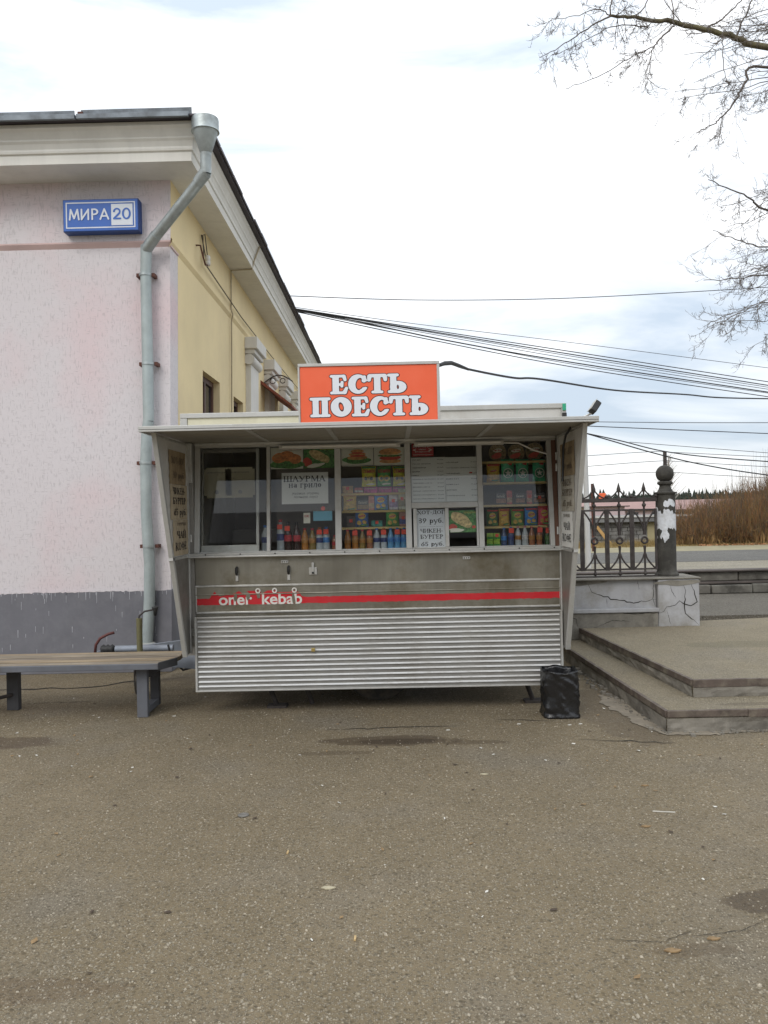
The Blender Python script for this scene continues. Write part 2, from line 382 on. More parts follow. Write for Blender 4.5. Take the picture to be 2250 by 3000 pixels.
g('И', 1.0, ('s',.18,0,.18,1,T_), ('s',.80,0,.80,1,T_), ('s',.2,.1,.78,.9,t_), sv(.18), sv(.8), sv(.18,.98), sv(.8,.98))
g('Й', 1.0, ('s',.18,0,.18,1,T_), ('s',.80,0,.80,1,T_), ('s',.2,.1,.78,.9,t_), sv(.18), sv(.8), sv(.18,.98), sv(.8,.98), ('s',.36,1.2,.5,1.13,t_*1.4), ('s',.5,1.13,.64,1.2,t_*1.4))
g('К', .95, ('s',.18,0,.18,1,T_), ('s',.3,.5,.74,.96,t_*1.5), ('s',.36,.55,.80,.03,T_), sv(.18), sv(.8), sv(.18,.98), sv(.74,.98,.1))
g('Е', .82, ('s',.2,0,.2,1,T_), ('s',.06,.02,.72,.02,t_*1.2), ('s',.06,.98,.68,.98,t_*1.2), ('s',.2,.5,.5,.5,t_*1.2), ('s',.72,.02,.76,.25,t_), ('s',.68,.98,.68,.76,t_), ('s',.5,.38,.5,.62,t_))
g('Н', 1.0, ('s',.18,0,.18,1,T_), ('s',.8,0,.8,1,T_), ('s',.18,.5,.8,.5,t_*1.3), sv(.18), sv(.8), sv(.18,.98), sv(.8,.98))
g('Б', .85, ('s',.2,0,.2,1,T_), ('s',.06,.97,.72,.97,t_*1.2), ('s',.72,.97,.72,.78,t_), ('r',.44,.28,.32,.29), sv(.2,.02))
g('Я', .9, ('s',.7,0,.7,1,T_), sv(.7), ('r',.46,.73,.30,.26), ('s',.55,.5,.16,.02,T_*.8), ('s',.45,.98,.84,.98,t_))
g('Ф', 1.1, ('s',.55,0,.55,1,T_), sv(.55), sv(.55,.98), ('r',.55,.52,.48,.30))
g('-', .45, ('s',.08,.36,.36,.36,t_*1.6))
g('.', .3, ('s',.12,.05,.13,.05,T_*.95))
g(' ', .4)
g('3', .65, ('r',.28,.76,.25,.24,'l'), ('r',.28,.28,.28,.29,'l'))
g('9', .7, ('r',.34,.68,.30,.32), ('s',.58,.62,.2,.02,T_*.7))
g('6', .7, ('r',.34,.32,.30,.33), ('s',.12,.4,.5,.98,T_*.7))
g('5', .65, ('r',.28,.32,.29,.33,'l'), ('s',.16,.6,.18,.97,t_*1.4), ('s',.16,.96,.56,.96,T_*.7))
g('р', .72, ('s',.18,-.3,.18,.66,T_*.9), sv(.18,-.3,.12), ('r',.40,.33,.27,.34))
g('у', .68, ('s',.1,.66,.34,.04,T_*.9), ('s',.6,.66,.26,-.28,t_*1.2), ('s',.1,-.26,.26,-.28,T_*.6), sv(.1,.66,.1), sv(.6,.66,.1))
g('б', .68, ('r',.34,.32,.28,.33), ('s',.1,.4,.2,.85,T_*.6), ('s',.2,.86,.56,.98,T_*.6))
g('н', .75, ('s',.16,0,.16,.66,T_*.9), ('s',.56,0,.56,.66,T_*.9), ('s',.16,.34,.56,.34,t_), sv(.16,0,.11), sv(.56,0,.11), sv(.16,.65,.11), sv(.56,.65,.11))
g('а', .66, ('r',.28,.2,.22,.21), ('s',.48,.02,.48,.5,T_*.9), ('s',.14,.6,.44,.6,t_*1.6))
g('г', .58, ('s',.16,0,.16,.66,T_*.9), sv(.16,0,.11), ('s',.06,.65,.5,.65,t_*1.2), ('s',.5,.65,.5,.46,t_))
g('и', .75, ('s',.16,0,.16,.66,T_*.9), ('s',.56,0,.56,.66,T_*.9), ('s',.18,.08,.54,.58,t_), sv(.16,0,.11), sv(.56,0,.11), sv(.16,.65,.11), sv(.56,.65,.11))
g('л', .72, ('s',.14,.02,.28,.64,t_*1.4), ('s',.54,0,.54,.66,T_*.9), ('s',.2,.65,.6,.65,t_), sv(.54,0,.11), sv(.12,.02,.08))
g('е', .62, ('r',.3,.33,.27,.34), ('s',.1,.36,.5,.36,t_))
def serif(txt, st=.02):
    W = sum(GL[c][0] for c in txt); S = SDF(W, 1.25, st, .4); x = 0
    for ch in txt:
        w, sts = GL[ch]
        for q in sts:
            if q[0] == 's': S.u(S.seg(x + q[1], q[2], x + q[3], q[4], q[5]))
            else:
                cx, cy, rx, ry = x + q[1], q[2], q[3], q[4]
                d = np.maximum(S.ell(cx, cy, rx, ry), -S.ell(cx, cy, max(.03, rx - 2 * T_), max(.03, ry - 2 * t_ * 1.3)))
                if len(q) > 5: d = np.maximum(d, -S.box(cx - rx - .1, cx - rx * .3, cy - ry * .45, cy + ry * .45))
                S.u(d)
        x += w
    return loops_fill(S.loops())
def block(txt, half=.075, st=.016):
    """plain geometric capitals and figures"""
    B_ = {'М': (1.05, [(.1,0,.2,1), (.2,1,.5,.12), (.5,.12,.8,1), (.8,1,.92,0)]), 'И': (.95, [(.12,0,.12,1), (.12,.02,.72,.98), (.72,0,.72,1)]), 'Р': (.78, [(.12,0,.12,1)]), 'А': (.95, [(.06,0,.42,1), (.42,1,.78,0), (.2,.3,.64,.3)]),
          '2': (.75, [(.1,.03,.6,.03), (.1,.05,.52,.52)]), '0': (.8, [])}
    S = SDF(sum(B_[c][0] for c in txt), 1.0, st, .2); x = 0
    for c in txt:
        w, sg_ = B_[c]
        for a, b, e, f in sg_: S.u(S.seg(x + a, b, x + e, f, half))
        if c == 'Р': S.u(np.maximum(np.maximum(S.ell(x + .30, .74, .37, .33), -S.ell(x + .28, .74, .22, .18)), x + .12 - S.X))
        if c == '2': S.u(np.maximum(np.maximum(S.ell(x + .34, .72, .31, .35), -S.ell(x + .34, .72, .16, .20)), -S.box(x - .1, x + .38, .2, .66)))
        if c == '0': S.u(np.maximum(S.ell(x + .36, .5, .36, .57), -S.ell(x + .36, .5, .20, .41)))
        x += w
    return loops_fill(S.loops())
def ellipse2(cx, cy, rx, ry, n=28, rot=0.0, wob=0.0, seed=0):
    rnd = random.Random(seed); ph = [rnd.uniform(0, 6.28) for _ in range(4)]; pts = []
    for i in range(n):
        a = 2 * math.pi * i / n; w = 1 + wob * sum(math.sin((k + 2) * a + ph[k]) / (k + 1.5) for k in range(4))
        x, y = rx * w * math.cos(a), ry * w * math.sin(a)
        pts.append((cx + x * math.cos(rot) - y * math.sin(rot), cy + x * math.sin(rot) + y * math.cos(rot)))
    return (pts, [tuple(range(n))])
def rect2(x0, y0, x1, y1): return ([(x0, y0), (x1, y0), (x1, y1), (x0, y1)], [(0, 1, 2, 3)])
XAX, YAX, ZAX = Vector((1,0,0)), Vector((0,1,0)), Vector((0,0,1))
def frontal(x, y, z): return (Vector((x, y, z)), XAX, ZAX, -YAX)

# ================================================================== GROUND AND TERRAIN
wet = (.070, .048, .028)
asph = asphalt_mat('asphalt', (.190, .150, .092), (.226, .180, .115), (.50, .44, .33), dark_patches=[
    (-.02, 5.62, .47, .13, .7, wet), (.02, 5.60, .30, .07, .6, (.045, .03, .018)), (.55, 5.54, .25, .05, .5, wet), (-2.95, 5.75, .55, .17, .55, (.07, .045, .03)),
    (1.55, 3.24, .24, .12, .7, wet), (1.40, 2.66, .22, .09, .45, (.12, .095, .05)), (-1.35, 2.72, .42, .08, .25, (.10, .06, .035)),
    (1.05, 2.90, .18, .05, .4, (.10, .07, .04)), (-.4, 5.35, .25, .05, .4, wet), (-.2, 7.9, 2.2, .6, .45, (.08, .06, .042)), (1.75, 6.3, .35, .9, .35, (.08, .06, .045)), (-.15, 2.35, .3, .1, .35, (.12, .125, .06))])  # broad darker ovals lie under the trailer and beside the step
gm = MB().add([(-400, -60, 0), (400, -60, 0), (400, 900, 0), (-400, 900, 0)], [(0, 1, 2, 3)])
ground = gm.build('asphalt_ground', asph, kind='structure')
crackm = M('crack_dark', (.022, .018, .014), .95, 0, .2, 20)
def ribbon(pts, w, frame, off=.004, seed=0):
    """a jagged thin strip on a surface, tapering at both ends"""
    rnd = random.Random(seed); m = MB(); o, r, u, n = frame; P = []
    for (a, b) in zip(pts[:-1], pts[1:]):
        L_ = math.hypot(b[0]-a[0], b[1]-a[1]); k = max(2, int(L_ / (w * 4)))
        for i in range(k):
            t = i / k; P.append((a[0] + (b[0]-a[0]) * t + rnd.gauss(0, w * .7), a[1] + (b[1]-a[1]) * t + rnd.gauss(0, w * .7)))
    P.append(pts[-1]); vs = []; N_ = len(P)
    for i, p in enumerate(P):
        q = P[min(i+1, N_-1)]; p0 = P[max(i-1, 0)]; d = Vector((q[0]-p0[0], q[1]-p0[1])); d = d.normalized() if d.length > 1e-9 else Vector((1, 0))
        e = min(1, 3 * i / N_ + .15, 3 * (N_-1-i) / N_ + .15); h = w * .5 * e * rnd.uniform(.5, 1.3)
        vs += [o + r * (p[0] - d.y * h) + u * (p[1] + d.x * h) + n * off, o + r * (p[0] + d.y * h) + u * (p[1] - d.x * h) + n * off]
    m.add(vs, [(2*i, 2*i+1, 2*i+3, 2*i+2) for i in range(N_-1)])
    return m
gfr = (Vector((0,0,0)), XAX, YAX, ZAX)
for i, (pts, w) in enumerate([([(-4.2, 7.55), (-3.1, 7.55), (-2.62, 7.75), (-2.38, 8.0), (-2.3, 8.25)], .035), ([(-2.62, 7.75), (-2.0, 7.95)], .015),
        ([(-.55, 5.93), (.5, 5.97)], .012), ([(.75, 6.12), (1.2, 6.05)], .012), ([(1.25, 5.55), (1.9, 5.42)], .012), ([(-3.3, 6.95), (-2.5, 7.0)], .01), ([(.72, 2.98), (.95, 2.95), (1.15, 3.05)], .003), ([(1.05, 2.98), (1.28, 3.02), (1.45, 3.12)], .0035)]):
    ribbon(pts, w, gfr, .004, i).build('ground_crack', crackm, ground)

conc = asphalt_mat('worn_concrete', (.215, .180, .122), (.26, .222, .152), (.46, .41, .32), dark_patches=[(2.6, 5.85, .3, .05, .4, (.09, .07, .05)), (3.3, 7.6, .7, .18, .25, (.10, .10, .06))], fine=.8)
conc_face = M('concrete_face', (.24, .22, .185), .9, 0, .25, 4, .5, 30, streak=.35, dirt=(.07, .062, .05), dscale=3, damt=.75)
nosing = M('rusty_nosing', (.10, .076, .062), .75, .1, .3, 8, .3, 60, dirt=(.21, .18, .135), dscale=7, damt=.75)
def step(name, corner, back, right_y, z0, z1, Yb):
    """L-shaped concrete step: front edge running to the right, side edge running back"""
    cx, cy = corner; bx_, by = back
    st = MB().prism([(cx, cy, z0), (9, right_y, z0), (9, Yb, z0), (bx_, by, z0)], (0, 0, z1 - z0))
    o = st.build(name, conc, kind='structure')
    d = Vector((bx_ - cx, by - cy, 0)).normalized(); nl = Vector((-d.y, d.x, 0)); nl = nl if nl.x < 0 else -nl
    e = Vector((9 - cx, right_y - cy, 0)).normalized(); nf = Vector((e.y, -e.x, 0))
    # rough riser faces, proud of the core, then the steel angle along the edge
    def slab(p, q, n, za, zb, th, nm, mt, jag):
        p, q = Vector(p), Vector(q); k = max(2, int((q - p).length / .06)); rows = 4; vs = []; rnd = random.Random(len(nm) + int(cx * 100))
        for j in range(rows):
            for i in range(k + 1):
                t = i / k; b = p.lerp(q, t); w = th + jag * (mnoise.noise(Vector((b.x * 7, b.y * 7, za * 5 + j * 1.7))) + rnd.uniform(-.3, .3))
                vs.append(b + n * max(.003, w) + Vector((0, 0, za + (zb - za) * j / (rows - 1))))
        m = MB().add(vs, [(j*(k+1)+i, j*(k+1)+i+1, (j+1)*(k+1)+i+1, (j+1)*(k+1)+i) for j in range(rows-1) for i in range(k)])
        m.build(nm, mt, o)
    C0 = Vector((cx, cy, 0)); Bk = Vector((bx_, by, 0)); Rt = Vector((9, right_y, 0))
    slab(C0, Bk, nl, z0, z1 - .052, .008, 'riser_face', conc_face, .012)
    slab(C0, Rt, nf, z0, z1 - .052, .008, 'riser_face', conc_face, .010)
    for (p, q, n) in ((C0, Bk, nl), (C0, Rt, nf)):
        a = p + n * .014; b_ = q + n * .014; i0 = p - n * .0; i1 = q - n * .0
        if name == 'platform' and n is nf: b_ = a.lerp(b_, .085)
        ln = (b_ - a).length; pos = 0.0; rn = random.Random(int(cx * 77) + (n is nf))
        while pos < min(ln, 3.6):
            l_ = min(rn.uniform(.35, .9), ln - pos); j0 = rn.uniform(-.002, .002); lo = z1 - .05 + rn.uniform(-.006, .006)
            p_, q_ = a.lerp(b_, pos / ln) + n * j0, a.lerp(b_, (pos + l_ - .002) / ln) + n * j0
            MB().prism([p_ + Vector((0,0,lo)), q_ + Vector((0,0,lo + rn.uniform(-.003, .003))), q_ + Vector((0,0,z1+.003)), p_ + Vector((0,0,z1+.003))], -n * .03).build('edge_angle', nosing, o, bevel=.004); pos += l_
    return o
step('lower_step', (1.915, 5.69), (1.775, 8.95), 5.80, 0.0, .15, 9.2)
step('platform', (2.25, 6.09), (2.035, 8.95), 6.16, .151, .28, 10.15)
slop = M('cement_spill', (.25, .215, .165), .95, 0, .25, 6, .4, 25, dirt=(.15, .13, .1), dscale=5, damt=.5)
rnd = random.Random(3); sp = []
edge_pts = [(1.74, 6.85), (1.68, 6.6), (1.70, 6.35), (1.76, 6.2), (1.74, 5.95), (1.83, 5.75), (1.87, 5.63), (2.0, 5.60), (2.25, 5.61), (2.6, 5.66), (3.2, 5.68), (3.2, 5.78), (1.93, 5.72), (1.84, 6.75)]
pp = []
for a, b in zip(edge_pts, edge_pts[1:] + edge_pts[:1]):
    for i in range(8):
        t = i / 8; pp.append((a[0] + (b[0]-a[0]) * t + rnd.gauss(0, .012), a[1] + (b[1]-a[1]) * t + rnd.gauss(0, .012)))
sv_ = loops_fill([pp]); MB().flat(sv_, gfr, .005).build('cement_spill', slop, ground)

m = MB(); rnd = random.Random(14)
for _ in range(170):      # crumbs of concrete fallen from the risers
    if rnd.random() < .6: y = rnd.uniform(5.62, 8.0); x = 1.915 - (y - 5.69) * .043 - .012 - abs(rnd.gauss(0, .05))
    else: x = rnd.uniform(1.9, 3.4); y = 5.67 - abs(rnd.gauss(0, .03))
    s_ = abs(rnd.gauss(.006, .006)) + .003; m.box(x - s_, x + s_ * rnd.uniform(.6, 1.2), y - s_ * .8, y + s_, .0, s_ * rnd.uniform(.7, 1.4))
m.build('concrete_crumbs', conc_face, ground, kind='stuff')
# yard behind the platform, its stepped stone edge, the raised road and the far field
yard_m = asphalt_mat('yard_asphalt', (.12, .108, .088), (.15, .135, .11), (.36, .34, .29), fine=.7)
MB().box(1.5, 14, 10.152, 12.6, 0, .205).build('yard', yard_m, kind='structure')
road_m = asphalt_mat('far_road_asphalt', (.13, .125, .115), (.17, .165, .15), (.34, .33, .30), fine=.5)
gravel_m = asphalt_mat('pale_gravel', (.25, .225, .17), (.32, .29, .22), (.55, .51, .43), fine=.4)
field_m = M('field_earth', (.20, .17, .09), .95, 0, .3, .6, .4, 8, dirt=(.12, .12, .05), dscale=.8, damt=.6)
MB().box(-1.9, 320, 13.0, 800, .0, .50).build('terrain', field_m, kind='structure')
MB().box(-1.8, 60, 13.05, 15.6, .501, .506).build('gravel_shoulder', gravel_m, kind='structure')
MB().box(-1.8, 60, 15.6, 19.2, .501, .512).build('road', road_m, kind='structure')
MB().box(-1.8, 60, 19.2, 21.6, .501, .507).build('verge', M('dry_verge', (.29, .26, .165), .95, 0, .2, 2, .4, 12), kind='structure')
stone_m = M('dark_kerb_stone', (.10, .092, .078), .9, 0, .4, 3, .6, 14, dirt=(.22, .21, .18), dscale=4, damt=.6)
kerb_th = thing('stone_kerb', (8, 12.7, .2), 'dark stepped stone kerb running along the raised road behind the platform', 'kerb')
rnd = random.Random(5)
for zz, y0, h in ((.205, 12.62, .14), (.39, 12.8, .145)):
    x = 1.8
    while x < 13:
        w = rnd.uniform(.45, .8)
        B('stone', stone_m, kerb_th, x, x + w - .02, y0 + rnd.uniform(0, .03), 13.0, zz, zz + h + rnd.uniform(-.012, .006), bevel=.015); x += w
B('ledge', M('kerb_ledge', (.085, .07, .062), .85, 0, .3, 3, .3, 20), kerb_th, 1.8, 13, 12.70, 13.02, .352, .385, bevel=.008)
B('coping', MATS['kerb_ledge'], kerb_th, 1.8, 13, 12.74, 13.04, .538, .565, bevel=.008)

# ================================================================== CORNER BUILDING
LEAN = .02
def lean(m):
    m.v = [Vector((v.x + LEAN * (v.z - 5.07), v.y, v.z)) for v in m.v]; return m
def stucco(name, col, mottled):
    m = bpy.data.materials.new(name); m.use_nodes = True; t = m.node_tree; N = t.nodes; L = t.links; b = N['Principled BSDF']; b.inputs['Roughness'].default_value = .9; b.inputs['Specular IOR Level'].default_value = .2
    tc = N.new('ShaderNodeTexCoord')
    def nz(sc, d, mp=None):
        n = N.new('ShaderNodeTexNoise'); n.inputs['Scale'].default_value = sc; n.inputs['Detail'].default_value = d
        if mp:
            q = N.new('ShaderNodeMapping'); q.inputs['Scale'].default_value = mp; L.new(tc.outputs['Object'], q.inputs[0]); L.new(q.outputs[0], n.inputs['Vector'])
        else: L.new(tc.outputs['Object'], n.inputs['Vector'])
        return n.outputs['Fac']
    def mr(s, a, bb, c, d):
        r = N.new('ShaderNodeMapRange'); [setattr(r.inputs[i], 'default_value', x) for i, x in ((1, a), (2, bb), (3, c), (4, d))]; L.new(s, r.inputs[0]); return r.outputs[0]
    def mx(f, a, bb):
        x = N.new('ShaderNodeMix'); x.data_type = 'RGBA'; L.new(f, x.inputs[0])
        for i, c in ((6, a), (7, bb)):
            L.new(c, x.inputs[i]) if hasattr(c, 'links') else setattr(x.inputs[i], 'default_value', (*c, 1))
        return x.outputs[2]
    c = mx(mr(nz(.7, 6), .5, .68, 0, 1), col, mottled)
    groove = mr(nz(1, 3, (75, 75, 15)), .57, .64, 0, 1)          # bark-beetle render: short vertical scratches
    g2 = mr(nz(1, 3, (16, 16, 75)), .60, .68, 0, 1); ga = N.new('ShaderNodeMath'); ga.operation = 'MAXIMUM'; L.new(groove, ga.inputs[0]); L.new(g2, ga.inputs[1]); groove = ga.outputs[0]
    c = mx(mr(groove, 0, 1, 0, .30), c, tuple(x * .5 for x in col))
    L.new(c, b.inputs['Base Color'])
    bp = N.new('ShaderNodeBump'); bp.inputs['Strength'].default_value = .38; bp.inputs['Distance'].default_value = .005; bp.invert = True
    fg = N.new('ShaderNodeMath'); fg.operation = 'ADD'; L.new(groove, fg.inputs[0]); L.new(mr(nz(120, 3), .3, .7, 0, .5), fg.inputs[1]); L.new(fg.outputs[0], bp.inputs['Height']); L.new(bp.outputs[0], b.inputs['Normal'])
    return m
pink = stucco('pink_render', (.66, .618, .632), (.69, .56, .575))
yellow = M('yellow_wall_paint', (.76, .625, .365), .85, 0, .06, 1.2, .06, 50, dirt=(.62, .50, .31), dscale=.9, damt=.4)
plinth_m = M('plinth_paint', (.155, .155, .175), .75, 0, .12, 2, .12, 40, streak=.1, dirt=(.22, .22, .235), dscale=7, damt=.35)
cornice_m = M('cornice_plaster', (.72, .705, .655), .85, 0, .07, 2, .05, 40, streak=.15)
white_plaster = M('white_plaster', (.66, .64, .60), .85, 0, .06, 2, .04, 40, streak=.15)
roof_m = M('roof_sheet_dark', (.05, .042, .05), .55, .3, .25, 4, .1, 20)
bld = thing('corner_building', (-4, 8.3, 0), 'pink and yellow stuccoed building with white cornice and grey plinth behind the bench', 'building')
XS = -2.215; YF = 8.3; XL = -12.0; YB = 46.0
def wall_open(m, U0, U1, Z0, Z1, opens, pos, depth):
    """wall face on a plane with rectangular openings and their reveals; pos(u, z, inset) gives the point"""
    us = sorted({U0, U1, *[o[0] for o in opens], *[o[1] for o in opens]}); zs = sorted({Z0, Z1, *[o[2] for o in opens], *[o[3] for o in opens]})
    for a, b in zip(us, us[1:]):
        for c, d in zip(zs, zs[1:]):
            if any(o[0] <= a and b <= o[1] and o[2] <= c and d <= o[3] for o in opens): continue
            m.quad(pos(a, c, 0), pos(b, c, 0), pos(b, d, 0), pos(a, d, 0))
    for a, b, c, d in opens:
        m.quad(pos(a, c, 0), pos(a, c, depth), pos(a, d, depth), pos(a, d, 0)); m.quad(pos(b, c, depth), pos(b, c, 0), pos(b, d, 0), pos(b, d, depth))
        m.quad(pos(a, d, 0), pos(a, d, depth), pos(b, d, depth), pos(b, d, 0)); m.quad(pos(a, c, depth), pos(a, c, 0), pos(b, c, 0), pos(b, c, depth))
# pink front
lean(MB().box(XL, XS - .001, YF, YF + .3, .845, 4.40)).build('front_wall', pink, bld)
lean(MB().box(XL, XS + .014, YF - .035, YF + .3, 4.455, 5.075)).build('front_frieze', pink, bld)
lean(MB().prism([(XL, YF - .035, 4.455), (XL, YF - .035, 4.44), (XL, YF + .001, 4.395), (XL, YF + .3, 4.395), (XL, YF + .3, 4.455)], (XS + .012 - XL, 0, 0))).build('string_course', M('pink_ledge', (.62, .46, .44), .9, 0, .1, 3), bld)
lean(MB().box(XL, XS + .02, YF - .03, YF + .3, 0, .845)).build('plinth', plinth_m, bld, bevel=.006)
# ragged paint line and white drips on the grey plinth
rnd = random.Random(77); pts_ = []; x = -5.2
while x < XS - .01: pts_.append((x, .840 + rnd.gauss(0, .0035))); x += .025
edge_ = loops_fill([pts_ + [(p[0], .852 + rnd.gauss(0, .002)) for p in pts_[::-1]]])
lean(MB().flat(edge_, frontal(0, YF - .0315, 0))).build('paint_edge', pink, bld)
m = MB()
for _ in range(95):
    x = rnd.uniform(-4.6, XS - .03); z = rnd.choice([.838, .838, rnd.uniform(.25, .8)]); l_ = abs(rnd.gauss(0, .045)) + .01; w = rnd.uniform(.0015, .004)
    m.add([(x - w, YF - .0312, z), (x + w, YF - .0312, z), (x + w * .6, YF - .0312, z - l_), (x - w * .5, YF - .0312, z - l_)], [(0, 1, 2, 3)])
lean(m).build('paint_drips', M('drip_white', (.42, .42, .45), .8, 0, .2, 30), bld, kind='stuff')
# yellow side
wins = [(9.73, 10.70, 1.9, 3.37), (11.64, 12.40, 1.9, 3.33), (15.35, 16.0, 1.2, 3.4), (18.0, 19.0, 1.9, 3.4), (20.5, 21.5, 1.9, 3.4)]
m = MB(); wall_open(m, YF + .3, YB, .845, 4.40, wins, lambda u, z, i: (XS - i, u, z), .11)
m.box(XS - .36, XS - .001, YF + .3, YF + .305, .845, 4.4)
lean(m).build('side_wall', yellow, bld)
m = MB().quad((XS + .015, YF - .035, 4.44), (XS + .015, YB, 4.44), (XS + .015, YB, 5.075), (XS + .015, YF - .035, 5.075)); m.quad((XS, YF - .036, 4.395), (XS, YB, 4.395), (XS + .03, YB, 4.44), (XS + .03, YF - .036, 4.44)); m.quad((XS + .03, YF - .036, 4.44), (XS + .03, YB, 4.44), (XS + .03, YB, 4.47), (XS + .03, YF - .036, 4.47)); m.quad((XS + .03, YF - .036, 4.47), (XS + .03, YB, 4.47), (XS + .015, YB, 4.475), (XS + .015, YF - .036, 4.475))
lean(m).build('side_frieze', yellow, bld)
lean(MB().box(XS - .3, XS + .03, YF + .3, YB, 0, .844)).build('plinth', plinth_m, bld)
# cornice: one moulded profile returned round the corner (out, z)
prof = [(0, 5.072), (1.0, 5.072), (1.0, 5.165), (1.04, 5.172), (1.05, 5.19), (1.04, 5.21), (1.08, 5.255), (1.12, 5.275), (1.12, 5.29), (1.20, 5.35), (1.26, 5.37), (1.26, 5.405), (0, 5.405)]
OF, OS = .47, .34          # overhang in front and at the side
def corn(e): return lambda o: e * o
vs = []; n = len(prof)
for (o, z) in prof: vs.append(Vector((XL, YF - o * OF, z)))
for (o, z) in prof: vs.append(Vector((XS + o * OS, YF - o * OF, z)))
for (o, z) in prof: vs.append(Vector((XS + o * OS, YB, z)))
fs = [(s * n + i, s * n + i + 1, (s + 1) * n + i + 1, (s + 1) * n + i) for s in (0, 1) for i in range(n - 1)]
lean(MB().add(vs, fs)).build('cornice', cornice_m, bld)
# sheet roof: galvanised gutter strip in front, dark sheet edge at the side
yfe = YF - 1.26 * OF; xse = XS + 1.26 * OS
rf = lean(MB().prism([(XL, yfe - .09, 5.41), (xse + .06, yfe - .09, 5.41), (xse + .06, YB, 5.41), (XL, YB, 5.41)], (0, 0, .018))).build('roof', roof_m, bld)
lean(MB().add([(XL, yfe - .08, 5.43), (xse + .07, yfe - .08, 5.43), (xse + .05, YB, 5.43), (-7, YB, 6.9), (-7, YF + 3, 6.9), (XL, YF + 3, 6.9)], [(0, 1, 4, 5), (1, 2, 3, 4)])).build('roof_slope', roof_m, rf)
for i, (x0, x1) in enumerate([(XL, -3.9), (-3.885, -2.93), (-2.915, xse - .06)]):
    lean(MB().prism([(x0, yfe - .115, 5.395), (x0, yfe - .118, 5.44), (x0, yfe + .02, 5.455), (x0, yfe + .02, 5.43)], (x1 - x0, 0, 0))).build('drip_edge', galv_roof, rf, bevel=.003)
    lean(MB().prism([(x0, yfe + .02, 5.455), (x0, yfe + .01, 5.53 + .005 * i), (x0, yfe + .02, 5.53 + .005 * i), (x0, yfe + .035, 5.455)], (x1 - x0 - (.0 if i == 2 else .05), 0, 0))).build('gutter', galv_roof, rf)
for x in (-3.91, -2.945): lean(MB().box(x, x + .05, yfe - .0, yfe + .02, 5.44, 5.52)).build('gutter_bracket', rust, rf)
rnd = random.Random(11)
yy = yfe
while yy < 30:      # ragged sheet laps along the side eave
    L_ = rnd.uniform(.5, .9)
    lean(MB().box(xse + .0, xse + .075 + rnd.uniform(0, .02), yy, yy + L_ - .03, 5.429, 5.45 + rnd.uniform(0, .012))).build('roof_sheet', roof_m, rf); yy += L_
# side windows, pilasters with capitals, shop awning
frame_w = M('window_frame_brown', (.10, .05, .035), .6, 0, .2, 8); pane_m = M('dark_pane', (.02, .022, .025), .12, 0, .1, 3, spec=.6)
for (a, b, c, d) in wins:
    w = lean(MB().box(XS - .145, XS - .11, a, b, c, d)).build('window', pane_m, bld)
    for (p, q) in ((a, a + .06), ((a + b) / 2 - .03, (a + b) / 2 + .03), (b - .06, b)):
        lean(MB().box(XS - .11, XS - .085, p, q, c, d)).build('frame_bar', frame_w, w)
    lean(MB().box(XS - .11, XS - .087, a, b, d - .07, d)).build('frame_bar', frame_w, w)
for y in (12.62, 14.5, 16.42, 18.3, 22.2):
    p = lean(MB().box(XS - .002, XS + .085, y, y + .72, .85, 3.98)).build('pilaster', white_plaster, bld, bevel=.006)
    cp = lean(MB().box(XS - .002, XS + .20, y - .10, y + .82, 4.20, 4.385)).build('capital', white_plaster, p, bevel=.012)
    lean(MB().box(XS - .002, XS + .155, y - .06, y + .78, 4.13, 4.198)).build('capital', white_plaster, p, bevel=.01)
    lean(MB().tube([(XS + .06, y - .05, 4.045), (XS + .06, y + .77, 4.045)], .085, 14)).build('capital_scroll', white_plaster, p, smooth='auto')
aw = M('awning_cloth', (.22, .06, .035), .75, 0, .15, 5)
lean(MB().prism([(XS, 14.05, 3.96), (XS + .55, 14.05, 3.52), (XS + .55, 14.05, 3.49), (XS, 14.05, 3.90)], (0, 2.2, 0))).build('awning', aw, bld)
# wiring on the side wall
cab = M('cable_brown', (.10, .08, .06), .7, 0, .2, 10); conduit = M('conduit', (.38, .32, .22), .7, 0, .15, 8)
def sx(Y, z, o=.03): return (XS + LEAN * (z - 5.07) + o, Y, z)
MB().tube([sx(11.35, 1.9), sx(11.35, 4.36), sx(11.32, 4.43, .055), sx(11.3, 4.5, .035), sx(11.3, 5.05, .035), sx(11.3, 5.06, .33), sx(11.3, 5.18, .36), sx(11.3, 5.38, .44)], .012, 6).build('cable_conduit', conduit, bld)
MB().tube([sx(9.55, 4.95, .03), sx(9.62, 4.78, .05), sx(9.7, 4.62, .06), sx(12, 4.56, .05), sx(15, 4.56, .05), sx(20, 4.62, .05)], .008, 5).build('wall_cable', cab, bld)
MB().tube([sx(9.58, 4.68, .05), sx(9.5, 4.93, .06), sx(9.6, 4.97, .06), sx(9.75, 4.72, .06)], .007, 5).build('wall_cable', cab, bld)
MB().tube([sx(9.35, 4.76, .0), sx(9.33, 4.75, .07), sx(9.33, 4.62, .1), sx(9.45, 4.56, .1), sx(9.6, 4.6, .09)], .011, 6).build('insulator_hook', rust, bld)
MB().lathe([(.03, 0), (.034, .05), (.024, .06), (.034, .07), (.03, .12)], sx(9.62, 4.6, .09), 10).build('insulator', white_plaster, bld, smooth=True)
sc = [Vector(sx(14.42, 3.95, .0))] + [Vector(sx(14.42, 3.98 + .12 * math.sin(t / 9 * math.pi), .02 + .5 * t / 9)) for t in range(10)]
MB().tube(sc, .012, 6).build('lamp_bracket', dark_iron, bld)
for (o, r_) in ((.16, .05), (.34, .045)): MB().tube([Vector(sx(14.42, 4.0 + r_ * math.sin(a * .6), o + r_ * math.cos(a * .6))) for a in range(11)], .008, 5).build('bracket_scroll', dark_iron, bld)

